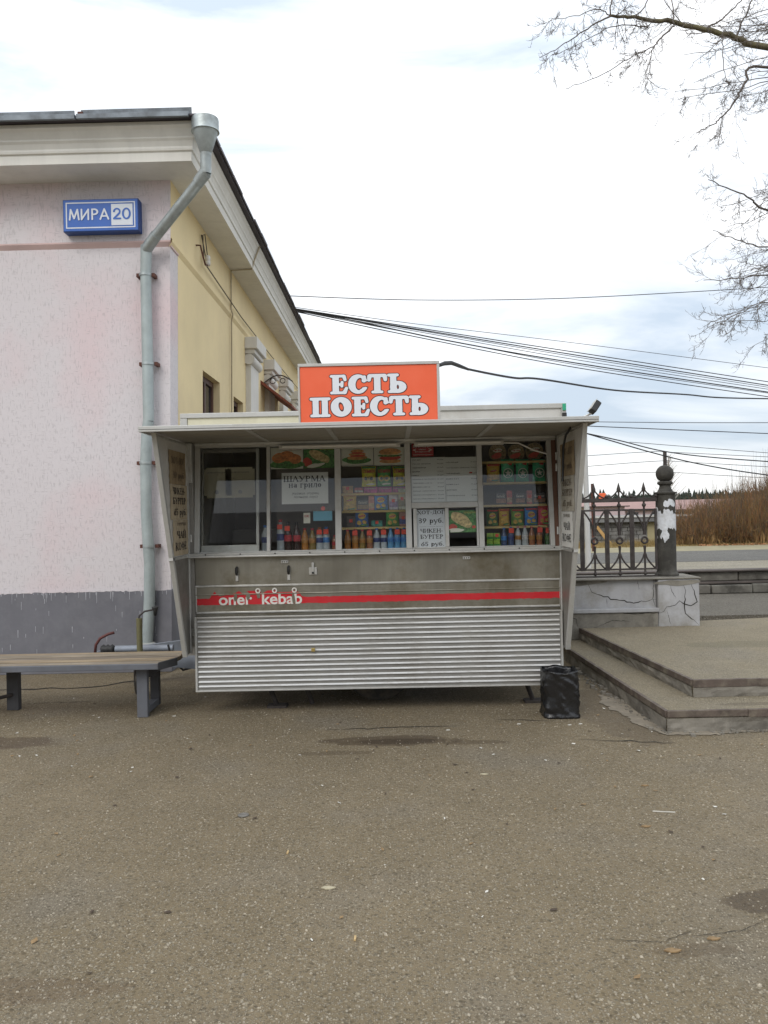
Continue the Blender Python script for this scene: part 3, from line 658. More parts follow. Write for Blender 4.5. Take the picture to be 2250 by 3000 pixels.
# street-number sign on the pink frieze
blue = M('sign_blue', (.006, .095, .42), .4, 0, .06, 4); blue_d = M('sign_blue_side', (.012, .05, .20), .5, 0, .1, 4); sign_white = M('sign_white', (.62, .66, .72), .45, 0, .04, 4)
a = at(185, 584, Y=8.14); b = at(404, 672, Y=8.14)
asg = thing('address_sign', (a.x, 8.2, b.z), 'blue and white box sign reading МИРА 20 fixed under the white cornice', 'sign')
w = b.x - a.x; h = a.z - b.z - .012
B('case', blue_d, asg, a.x - .008, b.x + .008, 8.145, 8.264, b.z - .008, b.z + h + .008, bevel=.005)
fr = frontal(a.x, 8.145, b.z)
MB().flat(rect2(0, 0, w, h), fr, .003).build('face', blue, asg)
bw = .012; e = .024
for q in (rect2(e, e, w - e, e + bw), rect2(e, h - e - bw, w - e, h - e), rect2(e, e + bw, e + bw, h - e - bw), rect2(w - e - bw, e + bw, w - e, h - e - bw)):
    MB().flat(q, fr, .006).build('border', sign_white, asg)
xm = w * .645
MB().flat(rect2(xm, .048, w - .05, h - .048), fr, .006).build('number_field', sign_white, asg)
MB().flat(fit(block('МИРА'), .055, .105, xm - .075, .118), fr, .009).build('lettering', sign_white, asg)
MB().flat(fit(block('20', .085), xm + .018, .105, w - .05 - xm - .036, .118), fr, .009).build('lettering', blue, asg)

# downpipe with hopper
pp_ = [at(443*K, 372*K, Y=7.72), at(318*K, 533*K, Y=8.12)]
dp = thing('downpipe', (-2.55, 8.18, .2), 'grey metal downpipe with funnel running down the pink wall corner', 'downpipe')
ft = dat(443, 262, Y=7.70); fb = dat(443, 325, Y=7.72)
MB().lathe([(.128, 0), (.131, -.015), (.128, -.11), (.135, -.125), (.12, -.125), (.055, -.325), (.05, -.33), (.05, -.33), (.11, -.12), (.118, -.02)], (ft.x, 7.70, ft.z + .02), 28).build('funnel', galv, dp, smooth='auto')
zt = ft.z - .30
knee1 = dat(445, 375, Y=7.74); knee2 = dat(315, 536, Y=8.18)
MB().tube([(ft.x, 7.70, zt), (knee1.x, 7.73, knee1.z)], .053, 18).build('pipe_section', galv, dp, smooth='auto')
MB().tube([(knee1.x + .005, 7.73, knee1.z + .02), (knee1.x * .88 + knee2.x * .12, 7.73 + .05, knee1.z * .88 + knee2.z * .12)], .058, 18).build('pipe_elbow', galv, dp, smooth='auto')
MB().tube([(knee1.x, 7.735, knee1.z), (knee2.x, 8.19, knee2.z)], .053, 18).build('pipe_section', galv, dp, smooth='auto')
MB().tube([(knee1.x * .18 + knee2.x * .82, 8.1, knee1.z * .18 + knee2.z * .82), (knee2.x, 8.19, knee2.z - .01)], .058, 18).build('pipe_elbow', galv, dp, smooth='auto')
stops = [(315, 536), (315, 595), (319, 785), (321, 910), (317, 935), (315, 1000), (316, 1110), (321, 1185), (323, 1215), (323, 1290), (318, 1400)]
P3 = [dat(x, y, Y=8.2) for x, y in stops]; P3[0] = Vector((knee2.x, 8.2, knee2.z + .03))
for (i, j) in ((0, 3), (3, 5), (5, 7), (7, 10)):
    MB().tube(P3[i:j+1], [.057 - .002 * (k % 2) for k in range(j - i + 1)], 18).build('pipe_section', pipe_paint, dp, smooth='auto')
for (x, y) in ((314, 594), (320, 786), (315, 1000), (322, 1180)):
    c = dat(x, y, Y=8.2); k = MB().tube([c - Vector((0,0,.012)), c + Vector((0,0,.012))], .064, 18).build('clamp', galv, dp, smooth='auto')
    for s_ in (-1, 1): B('lug', rust, k, c.x + s_ * .078 - .016, c.x + s_ * .078 + .016, c.y + .0, c.y + .1, c.z - .018, c.z + .018)
c = P3[-1]; MB().lathe([(.06, .06), (.10, .03), (.115, -.02), (.10, -.06)], (c.x + .01, c.y, c.z), 14).build('coupling', M('cement_lump', (.36, .37, .35), .9, 0, .2, 8, .5, 20), dp, smooth=True)
MB().tube([(c.x, c.y, c.z), (c.x, c.y, 0)], .055, 14).build('pipe_section', pipe_paint, dp, smooth='auto')

# ================================================================== FOOD TRAILER
tr = thing('food_trailer', (-.13, 7.5, 0), 'metal snack trailer with raised canopy, folding side wings, glazed front and ribbed skirt', 'trailer')
BX0, BX1 = -1.70, 1.44
TILT = math.atan(.1 / .86)
WX = Matrix.Translation((0, 6.498, 1.296)) @ Matrix.Rotation(-TILT, 4, 'X')     # window wall leans back: local x, y inward, z up
WU = (WX.to_3x3() @ ZAX); WN = -(WX.to_3x3() @ YAX)
def pane(u, v, yin=0.0):
    """measured point on the leaning window plane -> local x, height"""
    D = ray(u, v); o = Vector((0, 0, EYE)); p0 = WX @ Vector((0, yin, 0)); t = (p0 - o).dot(WN) / D.dot(WN)
    q = WX.inverted() @ (o + D * t); return q.x, q.z
def pframe(x, t, yin): return (WX @ Vector((x, yin, t)), XAX, WU, WN)
z3 = lambda x, y: (780 + x / 3.77, 1270 + y / 3.77)
z4 = lambda x, y: (1180 + x / 3.53, 1270 + y / 3.53)
# shell
B('floor', steel_d, tr, BX0, BX1, 6.56, 8.5, .46, .56)
B('side_panel', white_panel, tr, BX0, BX0 + .05, 6.62, 8.5, .56, 2.40, bevel=.006)
B('side_panel', white_panel, tr, BX1 - .05, BX1, 6.62, 8.5, .56, 2.40, bevel=.006)
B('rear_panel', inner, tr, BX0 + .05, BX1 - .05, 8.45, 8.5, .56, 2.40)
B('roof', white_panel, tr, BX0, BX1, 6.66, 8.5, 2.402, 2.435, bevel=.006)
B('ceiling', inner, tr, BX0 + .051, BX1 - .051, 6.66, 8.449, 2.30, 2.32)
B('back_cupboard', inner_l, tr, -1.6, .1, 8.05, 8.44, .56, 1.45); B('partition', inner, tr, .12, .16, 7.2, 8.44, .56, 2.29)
MB().box(-1.15, -.55, 7.0, 7.45, 2.435, 2.455).add([(-1.15,7.0,2.455),(-.55,7.0,2.455),(-.55,7.45,2.455),(-1.15,7.45,2.455),(-1.05,7.08,2.50),(-.65,7.08,2.50),(-.65,7.37,2.50),(-1.05,7.37,2.50)], [(4,5,6,7),(0,1,5,4),(1,2,6,5),(2,3,7,6),(3,0,4,7)]).build('roof_hatch', white_panel, tr)
B('roof_fascia', cream_panel, tr, -1.66, -.30, 6.60, 6.65, 2.235, 2.405); B('roof_fascia', white_panel, tr, -.29, 1.41, 6.60, 6.65, 2.235, 2.42)
B('fascia_trim', alu_w, tr, -1.72, -.30, 6.585, 6.662, 2.405, 2.445, bevel=.004); B('fascia_trim', alu_w, tr, -.298, 1.452, 6.585, 6.662, 2.42, 2.46, bevel=.004)
B('fascia_post', alu_w, tr, -1.72, -1.662, 6.588, 6.655, 2.2, 2.404, bevel=.003); B('fascia_post', alu_w, tr, 1.412, 1.452, 6.588, 6.655, 2.2, 2.419, bevel=.003)
B('corner_post', steel_d, tr, BX0, -1.604, 6.505, 6.62, .56, 2.2, bevel=.004); B('corner_post', steel_d, tr, 1.358, BX1, 6.505, 6.62, .56, 2.2, bevel=.004)
# lower front sheet with pressed seams, rivets, latches
fp = B('front_panel', steel, tr, -1.600, 1.355, 6.50, 6.545, .778, 1.261, bevel=.004)
B('seam', alu, fp, -1.600, 1.350, 6.490, 6.499, 1.020, 1.036, bevel=.003); B('seam', steel, fp, -1.600, 1.350, 6.493, 6.499, .955, .963, bevel=.002)
B('seam', alu, fp, -1.595, 1.345, 6.490, 6.499, .806, .822, bevel=.003)
for x in (-1.600, 1.345): B('seam', alu, fp, x, x + .01, 6.494, 6.4995, .823, 1.019)
# red stripe with torn edges
rnd = random.Random(21); up = []; dn = []
for i in range(121):
    x = -1.596 + i * (2.945 / 120); bulge = .0
    up.append((x, .928 + rnd.gauss(0, .0014))); dn.append((x, .876 + rnd.gauss(0, .0016)))
patch_ = [(-1.30, .955), (-1.27, .985), (-1.255, .96), (-1.22, .945), (-1.10, .965), (-1.05, .985), (-1.0, .95), (-.97, .985), (-.86, .985), (-.84, .96), (-.79, .985), (-.72, .985), (-.70, .97), (-.58, .97), (-.56, .985), (-.50, .965), (-.48, .935)]
patch = [(-1.47 + (a + 1.30) * .89, b) for a, b in patch_]
up = [p for p in up if not (-1.49 < p[0] < -.72)]; L1 = [p for p in up if p[0] <= -1.49]; L2 = [p for p in up if p[0] >= -.72]
stripe = loops_fill([L1 + [(-1.485, .930)] + patch + L2 + dn[::-1]])
ffr = frontal(0, 6.4895, 0)
MB().flat(stripe, frontal(0, 6.4985, 0), 0).build('red_stripe', red_film, fp)
kb = fit(sans('oner  kebab', .02, 0, 4), -1.412, .872, .676, .092); kb = ([(x, y) for x, y in kb[0]], kb[1])
MB().flat(kb, frontal(0, 6.4955, 0), 0).build('lettering', white_film, fp)
for i, x in enumerate((-1.092, -.957, -.797)):
    ring = loops_fill([ellipse2(x, .985, .021, .022)[0], ellipse2(x, .985, .010, .011)[0]]); MB().flat(ring, frontal(0, 6.4885, 0), 0).build('lettering', white_film, fp)
for (x, y, w, h) in ((-1.275, .935, .014, .035), (-1.175, .945, .014, .04), (-1.09, .95, .012, .035), (-.805, .915, .011, .05)):   # bare metal where the film came away
    MB().flat(ellipse2(x, y, w, h, 14, .1, .3, int(x * 100)), frontal(0, 6.4938, 0), 0).build('bare_patch', steel, fp)
for (x, z) in ((-1.26, 1.14), (-.84, 1.14)):
    hk = MB().tube([(x, 6.5, z + .035), (x, 6.47, z + .03), (x, 6.468, z), (x, 6.49, z - .02)], .011, 8).build('hook', black, fp, smooth=True); B('hook_plate', alu, hk, x - .012, x + .012, 6.489, 6.4985, z - .075, z - .01, bevel=.003)
for (x, z) in ((-.87, 1.215), (.60, 1.215)):
    q = B('strike_plate', alu, fp, x - .03, x + .03, 6.488, 6.4985, z - .012, z + .012, bevel=.003)
    for dx in (-.018, 0, .018): MB().tube([(x + dx, 6.486, z), (x + dx, 6.489, z)], .005, 8).build('screw', black, q)
lt = B('latch', alu_w, fp, -.675, -.610, 6.484, 6.4985, 1.105, 1.165, bevel=.004); B('latch_bolt', alu_w, lt, -.652, -.632, 6.474, 6.484, 1.12, 1.205, bevel=.004); B('latch_knob', black, lt, -.65, -.634, 6.466, 6.474, 1.115, 1.13)
# sill
sl = B('sill', alu, tr, -1.640, 1.372, 6.435, 6.535, 1.262, 1.276, bevel=.003); B('sill_lip', alu_w, sl, -1.638, 1.370, 6.447, 6.53, 1.276, 1.297, bevel=.004)
for i in range(11): x = -1.5 + i * .28; MB().tube([(x, 6.441, 1.2865), (x, 6.448, 1.2865)], .006, 8).build('screw', black, sl)
B('inner_ledge', M('ledge_bounce_white', (.72, .71, .68), .5, 0, .05, 4), tr, -1.60, 1.355, 6.56, 7.0, 1.25, 1.286)  # ledge made white to bounce daylight up onto the goods
# leaning window wall: frames, mullions, panes
LT = .880
def W(name, mat, parent, *a, bevel=.003): return MB(WX).box(*a).build(name, mat, parent, bevel=bevel)
wf = W('window_frame', alu_w, tr, -1.602, 1.357, -.012, .05, LT - .012, LT + .03)
for (x0, x1, mt) in ((-1.602, -1.56, alu_w), (1.281, 1.318, alu_w), (1.319, 1.356, M('brown_jamb', (.14, .07, .045), .7, 0, .15, 6))): W('jamb', mt, wf, x0, x1, -.014, .05, 0, LT - .013)
for (x0, x1) in ((-1.012, -.985), (-.455, -.405), (.118, .165), (.708, .750)): W('mullion', alu_w, wf, x0, x1, -.018, .045, 0, LT - .013)
W('bottom_rail', alu_w, wf, -1.558, 1.280, -.008, .04, 0, .011)
for (x0, x1) in ((-1.559, -1.013), (-.984, -.456), (-.404, .117), (.751, 1.280)):
    W('pane', glass, wf, x0, x1, .006, .010, .012, LT - .014, bevel=0)
W('pane', glass, wf, .166, .707, .006, .010, .377, LT - .014, bevel=0)
W('transom', alu_w, wf, .166, .707, -.016, .045, .329, .376)
hs = W('hatch_frame', alu_w, wf, .166, .707, -.010, .035, .002, .012)
for (x0, x1) in ((.178, .207), (.436, .466), (.690, .706)): W('hatch_stile', alu_w, hs, x0, x1, -.012, .03, .013, .328)
W('pane', glass, hs, .208, .435, .012, .015, .013, .327, bevel=0); W('pane', glass, hs, .467, .689, .006, .009, .013, .327, bevel=0)
ss = W('sliding_sash', alu_w, wf, -1.552, -1.08, .022, .042, .012, .066)
W('sash_stile', alu_w, ss, -1.104, -1.080, .018, .046, .067, LT - .02); W('sash_stile', steel_d, ss, -1.553, -1.535, .022, .042, .067, LT - .02); W('sash_rail', steel_d, ss, -1.534, -1.105, .022, .042, LT - .05, LT - .02)
for (xa, xb) in ((-.905, .085), (.20, .93)):
    lb = W('lamp_housing', white_panel, tr, xa, xb, -.055, -.02, LT - .045, LT - .012); MB(WX).tube([(xa + .03, -.068, LT - .03), (xb - .03, -.068, LT - .03)], .011, 10).build('lamp_tube', white_film, lb, smooth='auto')
MB(WX).tube([(.93, -.03, LT - .03), (1.05, -.03, LT - .035), (1.18, -.03, LT - .10), (1.28, -.03, LT - .13)], .006, 6).build('lamp_cable', white_film, tr)
# jamb cover with hinges beside the wing
for (x0, x1) in ((-1.655, -1.604),): B('jamb_cover', alu, tr, x0, x1, 6.47, 6.52, 1.87, 2.19, bevel=.004)
# canopy: sheet on a shallow frame, pale lip, stringers underneath
CY0, CY1 = 5.50, 6.62; CXa, CXb = -1.725, 1.435
cp_m = M('canopy_underside', (.36, .34, .295), .45, .25, .12, 2, .03, 20, streak=.2, dirt=(.25, .21, .15), dscale=2, damt=.5)
cn = B('canopy', cp_m, tr, CXa + .012, CXb - .012, CY0 + .014, CY1, 2.197, 2.215)
B('canopy_lip', alu_w, cn, CXa, CXb, CY0, CY0 + .0135, 2.186, 2.226, bevel=.003); B('canopy_lip', alu, cn, CXa, CXa + .0115, CY0 + .0136, CY1, 2.186, 2.222, bevel=.002); B('canopy_lip', alu, cn, CXb - .0115, CXb, CY0 + .0136, CY1, 2.186, 2.222, bevel=.002)
B('lip_groove', black, cn, CXa + .004, CXb - .004, CY0 - .0012, CY0 + .0005, 2.2005, 2.2035)
for x in (-.99, -.43, .14, .72): B('canopy_joint', alu_w, cn, x - .018, x + .018, CY0 + .02, CY1 - .01, 2.190, 2.1965, bevel=.002)
B('canopy_hinge', alu, cn, -1.60, 1.355, 6.565, 6.615, 2.175, 2.1965, bevel=.004)
# wings: trapezoid leaves, upper white board, lower steel sheet, aluminium edges
def wing(X, s_, Yt, Yb):
    th = .022
    yo = lambda z: Yt + (2.185 - z) / (2.185 - .50) * (Yb - Yt)
    w = MB().prism([(X, yo(2.175) + .03, 2.175), (X, 6.455, 2.175), (X, 6.455, 1.292), (X, yo(1.292) + .03, 1.292)], (s_ * th, 0, 0)).build('wing', white_panel, tr)
    MB().prism([(X, yo(1.268) + .03, 1.268), (X, 6.455, 1.268), (X, 6.455, .50), (X, yo(.50) + .03, .50)], (s_ * th, 0, 0)).build('wing_sheet', steel_d, w)
    i = -s_ * .008
    MB().prism([(X + i, yo(1.292), 1.269), (X + i, 6.456, 1.269), (X + i, 6.456, 1.291), (X + i, yo(1.292), 1.291)], (s_ * (th + .012), 0, 0)).build('wing_rail', alu, w)
    MB().prism([(X + i, yo(2.19), 2.19), (X + i, yo(2.19) + .04, 2.19), (X + i, yo(.49) + .04, .49), (X + i, yo(.49), .49)], (s_ * (th + .012), 0, 0)).build('wing_edge', alu_w, w, bevel=.003)
    B('wing_edge', alu_w, w, *sorted((X + i, X + s_ * (th + .004))), 6.457, 6.49, .49, 2.185, bevel=.003)
    MB().prism([(X + i, yo(2.18) + .041, 2.165), (X + i, 6.456, 2.165), (X + i, 6.456, 2.183), (X + i, yo(2.18) + .041, 2.183)], (s_ * (th + .01), 0, 0)).build('wing_edge', alu, w)
    for z in (2.02, 1.93, 1.42, .66): MB().tube([(X - s_ * .014, 6.493, z - .03), (X - s_ * .014, 6.493, z + .03)], .009, 8).build('hinge', alu, w)
    return w
wing(-1.640, -1, 5.60, 6.30); wing(1.356, 1, 5.60, 6.30)
# ribbed skirt
sk0, sk1 = -1.592, 1.345
skp = B('skirt', skirtm, tr, sk0, sk1, 6.43, 6.446, .195, .79)
nr = 14; dz = (.775 - .215) / nr
for i in range(nr):
    z = .222 + i * dz + rnd.uniform(-.0016, .0016)
    MB().add([(sk0 + .02, 6.4295, z + .001), (sk0 + .02, 6.419, z + .003), (sk0 + .02, 6.418, z + .005), (sk0 + .02, 6.4295, z + .0160), (sk1 - .02, 6.4295, z + .001), (sk1 - .02, 6.419, z + .003), (sk1 - .02, 6.418, z + .005), (sk1 - .02, 6.4295, z + .0160)],
             [(0,1,5,4), (1,2,6,5), (2,3,7,6), (3,0,4,7), (0,3,2,1), (4,5,6,7)]).build('rib', ribm, skp)
for z in (.190, .778): B('skirt_trim', alu_w, skp, sk0 - .004, sk1 + .004, 6.416, 6.447, z, z + .012, bevel=.002)
for x in (sk0 - .003, sk1 - .013): B('skirt_trim', alu_w, skp, x, x + .016, 6.415, 6.447, .2025, .7775, bevel=.002)
B('skirt_seam', steel_d, skp, sk0 + .016, sk1 - .016, 6.427, 6.4298, .4905, .4935)
B('padlock_hasp', M('brass', (.45, .34, .12), .5, .6, .2, 10), skp, -.662, -.632, 6.404, 6.414, .497, .527, bevel=.003)
# running gear
tyre = M('tyre', (.05, .047, .043), .85, 0, .25, 8, .3, 60, dirt=(.15, .125, .09), dscale=6, damt=.8)
for yc in (6.88, 8.2):
    wl = MB(); prof = [(.17, -.085), (.28, -.09), (.305, -.075), (.312, -.03), (.312, .03), (.305, .075), (.28, .09), (.17, .085)]
    vs = []; n = 40
    for r_, y in prof:
        for k in range(n): q = 2 * math.pi * k / n; vs.append((-.14 + r_ * math.cos(q), yc + y, .312 + r_ * math.sin(q)))
    wl.add(vs, [(i*n+k, i*n+(k+1) % n, (i+1)*n+(k+1) % n, (i+1)*n+k) for i in range(len(prof)-1) for k in range(n)])
    wo_ = wl.build('wheel', tyre, tr, smooth='auto'); MB().tube([(-.14, yc - .06, .312), (-.14, yc + .06, .312)], .171, 28).build('rim', steel_d, wo_, smooth='auto')
MB().tube([(-.14, 6.9, .312), (-.14, 8.2, .312)], .04, 10).build('axle', black, tr)
for x in (-1.15, -.85, .98): MB().tube([(x, 6.66, .47), (x + .16, 6.68, .02)], .02, 8).build('stay', dark_iron, tr); 
for x in (-1.0, 1.13): B('stay_foot', dark_iron, tr, x - .06, x + .1, 6.62, 6.74, .0, .018)
grey_paint = M('drawbar_paint', (.26, .29, .34), .5, .1, .12, 5, dirt=(.12, .1, .08), dscale=5, damt=.35)
MB().prism([(-1.70, 6.95, .27), (-2.75, 7.28, .32), (-2.75, 7.28, .37), (-1.70, 6.95, .41)], (0, .05, 0)).build('drawbar', grey_paint, tr)
MB().prism([(-1.70, 8.0, .27), (-2.75, 7.38, .32), (-2.75, 7.38, .37), (-1.70, 8.0, .41)], (0, .05, 0)).build('drawbar', grey_paint, tr)
cpl = MB().tube([(-2.02, 7.33, .40), (-2.55, 7.33, .40)], .03, 10).build('coupling', grey_paint, tr, smooth='auto')
MB().tube([(-2.74, 7.33, .36), (-2.73, 7.33, .44), (-2.69, 7.33, .50), (-2.61, 7.33, .54), (-2.56, 7.33, .55)], .013, 8).build('brake_lever', M('red_grip', (.10, .028, .024), .6, 0, .2, 8), tr, smooth=True)
MB(Matrix.Translation((-2.68, 7.33, .40)) @ Matrix.Rotation(R(90), 4, 'Y')).lathe([(.03, 0), (.045, .02), (.03, .04), (.045, .06), (.03, .08), (.045, .10), (.03, .12)], (0, 0, 0), 12).build('bellows', black, tr, smooth=True)
jw = MB().tube([(-2.27, 7.15, .12), (-2.27, 7.15, .70)], .026, 12).build('jockey_tube', M('olive_metal', (.17, .16, .08), .6, .3, .2, 9, dirt=(.08, .06, .04), dscale=9), tr, smooth='auto')
MB().tube([(-2.27, 7.15, .70), (-2.27, 7.15, .72), (-2.22, 7.15, .76), (-2.13, 7.15, .775)], .008, 6).build('crank', dark_iron, jw); MB().lathe([(.012, -.07), (.018, -.03), (.03, 0), (.03, .01)], (-2.125, 7.15, .79), 10).build('crank_knob', black, jw, smooth=True)
vs = []; n = 24
for r_, x in ((.04, -.03), (.10, -.035), (.115, -.02), (.115, .02), (.10, .035), (.04, .03)):
    for k in range(n): q = 2 * math.pi * k / n; vs.append((-2.26 + x, 7.15 + r_ * math.cos(q), .117 + r_ * math.sin(q)))
MB().add(vs, [(i*n+k, i*n+(k+1) % n, (i+1)*n+(k+1) % n, (i+1)*n+k) for i in range(5) for k in range(n)]).build('jockey_wheel', tyre, jw, smooth='auto')
B('wheel_fork', dark_iron, jw, -2.32, -2.305, 7.12, 7.18, .1, .3); B('wheel_fork', dark_iron, jw, -2.225, -2.21, 7.12, 7.18, .1, .3)
MB().tube([(-2.03, 7.2, .45), (-2.0, 7.2, .32), (-1.9, 7.2, .22), (-1.75, 7.2, .26), (-1.66, 7.2, .40)], .011, 6).build('brake_cable', black, tr)
MB().tube([(-2.1, 7.9, .44), (-1.95, 7.9, .55), (-1.80, 7.9, .60)], .022, 8).build('conduit', galv, tr)
# shelves inside
s3 = [at(*z3(1200, y), Y=6.70).z for y in (655, 848, 1032)]; s5 = [at(*z4(1180, y), Y=6.70).z for y in (283, 500, 732, 955)]
for z in s3: B('shelf', yellow_wood, tr, -.42, .13, 6.70, 6.98, z - .018, z, bevel=.002)
for z in s5: B('shelf', yellow_wood, tr, .735, 1.30, 6.70, 6.98, z - .018, z, bevel=.002)
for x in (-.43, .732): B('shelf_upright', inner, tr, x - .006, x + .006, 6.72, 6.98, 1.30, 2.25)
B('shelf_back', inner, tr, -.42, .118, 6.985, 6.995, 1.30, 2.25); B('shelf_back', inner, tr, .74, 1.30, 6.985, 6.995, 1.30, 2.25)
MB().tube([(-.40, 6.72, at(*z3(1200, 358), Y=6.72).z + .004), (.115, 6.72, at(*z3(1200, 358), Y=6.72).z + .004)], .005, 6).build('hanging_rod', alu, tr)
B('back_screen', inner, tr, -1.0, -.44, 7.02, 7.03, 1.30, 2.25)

# ------------------------------------------------------------------ signs and papers on the trailer
orange = M('sign_orange', (.83, .125, .045), .45, 0, .05, 3, dirt=(.80, .17, .09), dscale=3, damt=.4); maroon = M('letter_outline', (.06, .012, .012), .5)
letter_w = M('letter_white', (.72, .75, .80), .45, 0, .03, 4)
sg = thing('shop_sign', (-.135, 5.62, 2.2275), 'orange box sign with white letters ЕСТЬ ПОЕСТЬ standing on the canopy', 'sign')
SX0, SX1, SZ0, SZ1 = -.624, .353, 2.2275, 2.636
B('case', alu_w, sg, SX0, SX1, 5.575, 5.69, SZ0, SZ1, bevel=.003)
B('face', orange, sg, SX0 + .012, SX1 - .016, 5.568, 5.5745, SZ0 + .004, SZ1 - .018)
for q in ((SX0 - .002, SX1 + .002, SZ1 - .018, SZ1 + .003), ): B('frame_bar', alu_w, sg, q[0], q[1], 5.560, 5.69, q[2], q[3], bevel=.002)
B('frame_bar', alu_w, sg, SX1 - .016, SX1 + .003, 5.561, 5.69, SZ0, SZ1 - .0185, bevel=.002); B('frame_bar', alu_w, sg, SX0 - .003, SX0 + .010, 5.561, 5.69, SZ0, SZ1 - .0185, bevel=.002)
FW, FH = SX1 - SX0 - .028, SZ1 - SZ0 - .022
for txt, xa, xb, za, zb in (('ЕСТЬ', .222, .775, .502, .838), ('ПОЕСТЬ', .072, .930, .098, .438)):
    S = SDF(.93 * len(txt) + .1, 1.0, .014, .2); x = 0
    for ch in txt: x += soft_letter(S, ch, x) + .045
    W_ = x - .045
    def place(lp): return [(SX0 + .012 + FW * (xa + (xb - xa) * p[0] / W_), SZ0 + .004 + FH * (za + (zb - za) * p[1])) for p in lp]
    for iso, off, nm, mt in ((.055, .0015, 'letter_outline', maroon), (.018, .003, 'lettering', letter_w)):
        MB().flat(loops_fill([place(l) for l in S.loops(iso)]), frontal(0, 5.568, 0), off).build(nm, mt, sg)

def sheet(name, label, cat, u0, v0, u1, v1, conv, yin, mat, texts=(), skew=0.0):
    """flat paper stuck behind the glass; texts = (kind, string, x0, y0, x1, y1 in 0..1, material)"""
    xa, ta = pane(*conv(u0, v1), yin); xb, tb = pane(*conv(u1, v0), yin)
    m = MB(WX).box(xa, xb, yin, yin + .0015, ta, tb); o = m.build(name, mat, recenter=WX @ Vector(((xa + xb) / 2, yin, ta))); tag(o, label, cat)
    w, h = xb - xa, tb - ta; fr = pframe(xa, ta, yin)
    for kd, s_, x0, y0, x1, y1, mt in texts:
        vf = fit(serif(s_) if kd == 'serif' else sans(s_, .02 if kd == 'bold' else 0.004, .25 if kd == 'ital' else 0), x0 * w, y0 * h, (x1 - x0) * w, (y1 - y0) * h)
        MB().flat(vf, fr, .002).build('lettering', mt, o)
    return o, w, h, fr
sheet('paper_sheet', 'white sheet reading ШАУРМА на гриле taped inside the second window', 'notice', 172, 425, 682, 782, z3, .016, paper,
      [('serif', 'ШАУРМА', .035, .70, .95, .90, ink), ('serif', 'на гриле', .15, .46, .85, .655, ink), ('ital', '(курица, огурец,', .22, .28, .80, .37, ink_soft), ('ital', 'помидор, соус)', .26, .165, .77, .255, ink_soft)])
green_bg = M('leaf_green_print', (.08, .24, .06), .5, 0, .8, 55); crust = M('crust_print', (.70, .25, .08), .5, 0, .55, 30); crust2 = M('wrap_print', (.78, .52, .26), .5, 0, .55, 30)
tomato = M('tomato_print', (.62, .08, .05), .5, 0, .3, 16); bun = M('bun_print', (.70, .33, .12), .5, 0, .5, 26); cream = M('cream_print', (.76, .74, .64), .5, 0, .06, 5); filling = M('filling_print', (.60, .47, .23), .5, 0, .6, 40); gtext = M('yellow_ink', (.62, .52, .10), .5); rtext = M('red_ink', (.50, .04, .03), .5)
def photo(name, label, box, conv, bg, shapes, texts=()):
    o, w, h, fr = sheet(name, label, 'poster', *box, conv, .014, bg, texts)
    for i, (cx, cy, rx, ry, rot, mt, wob) in enumerate(shapes):
        MB().flat(ellipse2(cx * w, cy * h, rx * w, ry * h, 26, rot, wob, i * 7 + int(cx * 90)), fr, .0012 + .0006 * i).build('printed_food', mt, o)
photo('food_poster', 'poster of browned pies on greens with red script Пирожки', (50, 152, 405, 395), z3, cream, [(.5, .22, .5, .23, 0, green_bg, .12), (.28, .52, .24, .24, .1, crust, .05), (.5, .60, .22, .25, 0, crust, .05), (.75, .46, .19, .24, -.1, crust, .05), (.2, .6, .12, .06, .2, bun, .1)], [('ital', 'Пирожки', .50, .86, .97, .97, rtext)])
photo('food_poster', 'poster of a cut wrap with salad beside the pies poster, yellow script Шаурма', (415, 152, 755, 385), z3, green_bg, [(.12, .30, .14, .22, .3, tomato, .1), (.38, .13, .26, .10, .2, cream, .2), (.46, .62, .30, .22, -.45, crust2, .06), (.66, .45, .17, .20, -.3, filling, .12)], [('ital', 'Шаурма', .52, .86, .96, .97, gtext)])
photo('food_poster', 'poster of stacked hot dogs on green leaves in the third window', (830, 150, 1180, 355), z3, cream, [(.46, .28, .40, .22, 0, green_bg, .2), (.5, .42, .32, .12, 0, bun, .06), (.5, .60, .26, .12, 0, bun, .06), (.5, .78, .2, .11, 0, bun, .06), (.52, .52, .25, .05, 0, tomato, .1), (.52, .68, .2, .045, 0, tomato, .1)])
photo('food_poster', 'poster of a tall hamburger on pale ground in the third window', (1192, 148, 1540, 352), z3, cream, [(.5, .22, .33, .13, 0, bun, .03), (.5, .40, .34, .12, 0, tomato, .05), (.5, .53, .35, .08, 0, green_bg, .15), (.5, .74, .34, .2, 0, bun, .03), (.5, .58, .34, .03, 0, crust2, .05)])
redp = M('red_notice_print', (.42, .035, .04), .5, 0, .08, 6)
sheet('notice_card', 'small red notice headed Внимание at the top of the order window', 'notice', 94, 98, 315, 240, z4, .014, redp,
      [('bold', 'Внимание!', .07, .68, .93, .88, white_film), ('sans', 'объект', .32, .48, .66, .58, white_film), ('sans', 'находится под', .16, .29, .84, .39, white_film), ('sans', 'видеонаблюдением', .06, .08, .95, .18, white_film), ('bold', '<', .06, .38, .2, .6, white_film), ('bold', '>', .78, .38, .92, .6, white_film)])
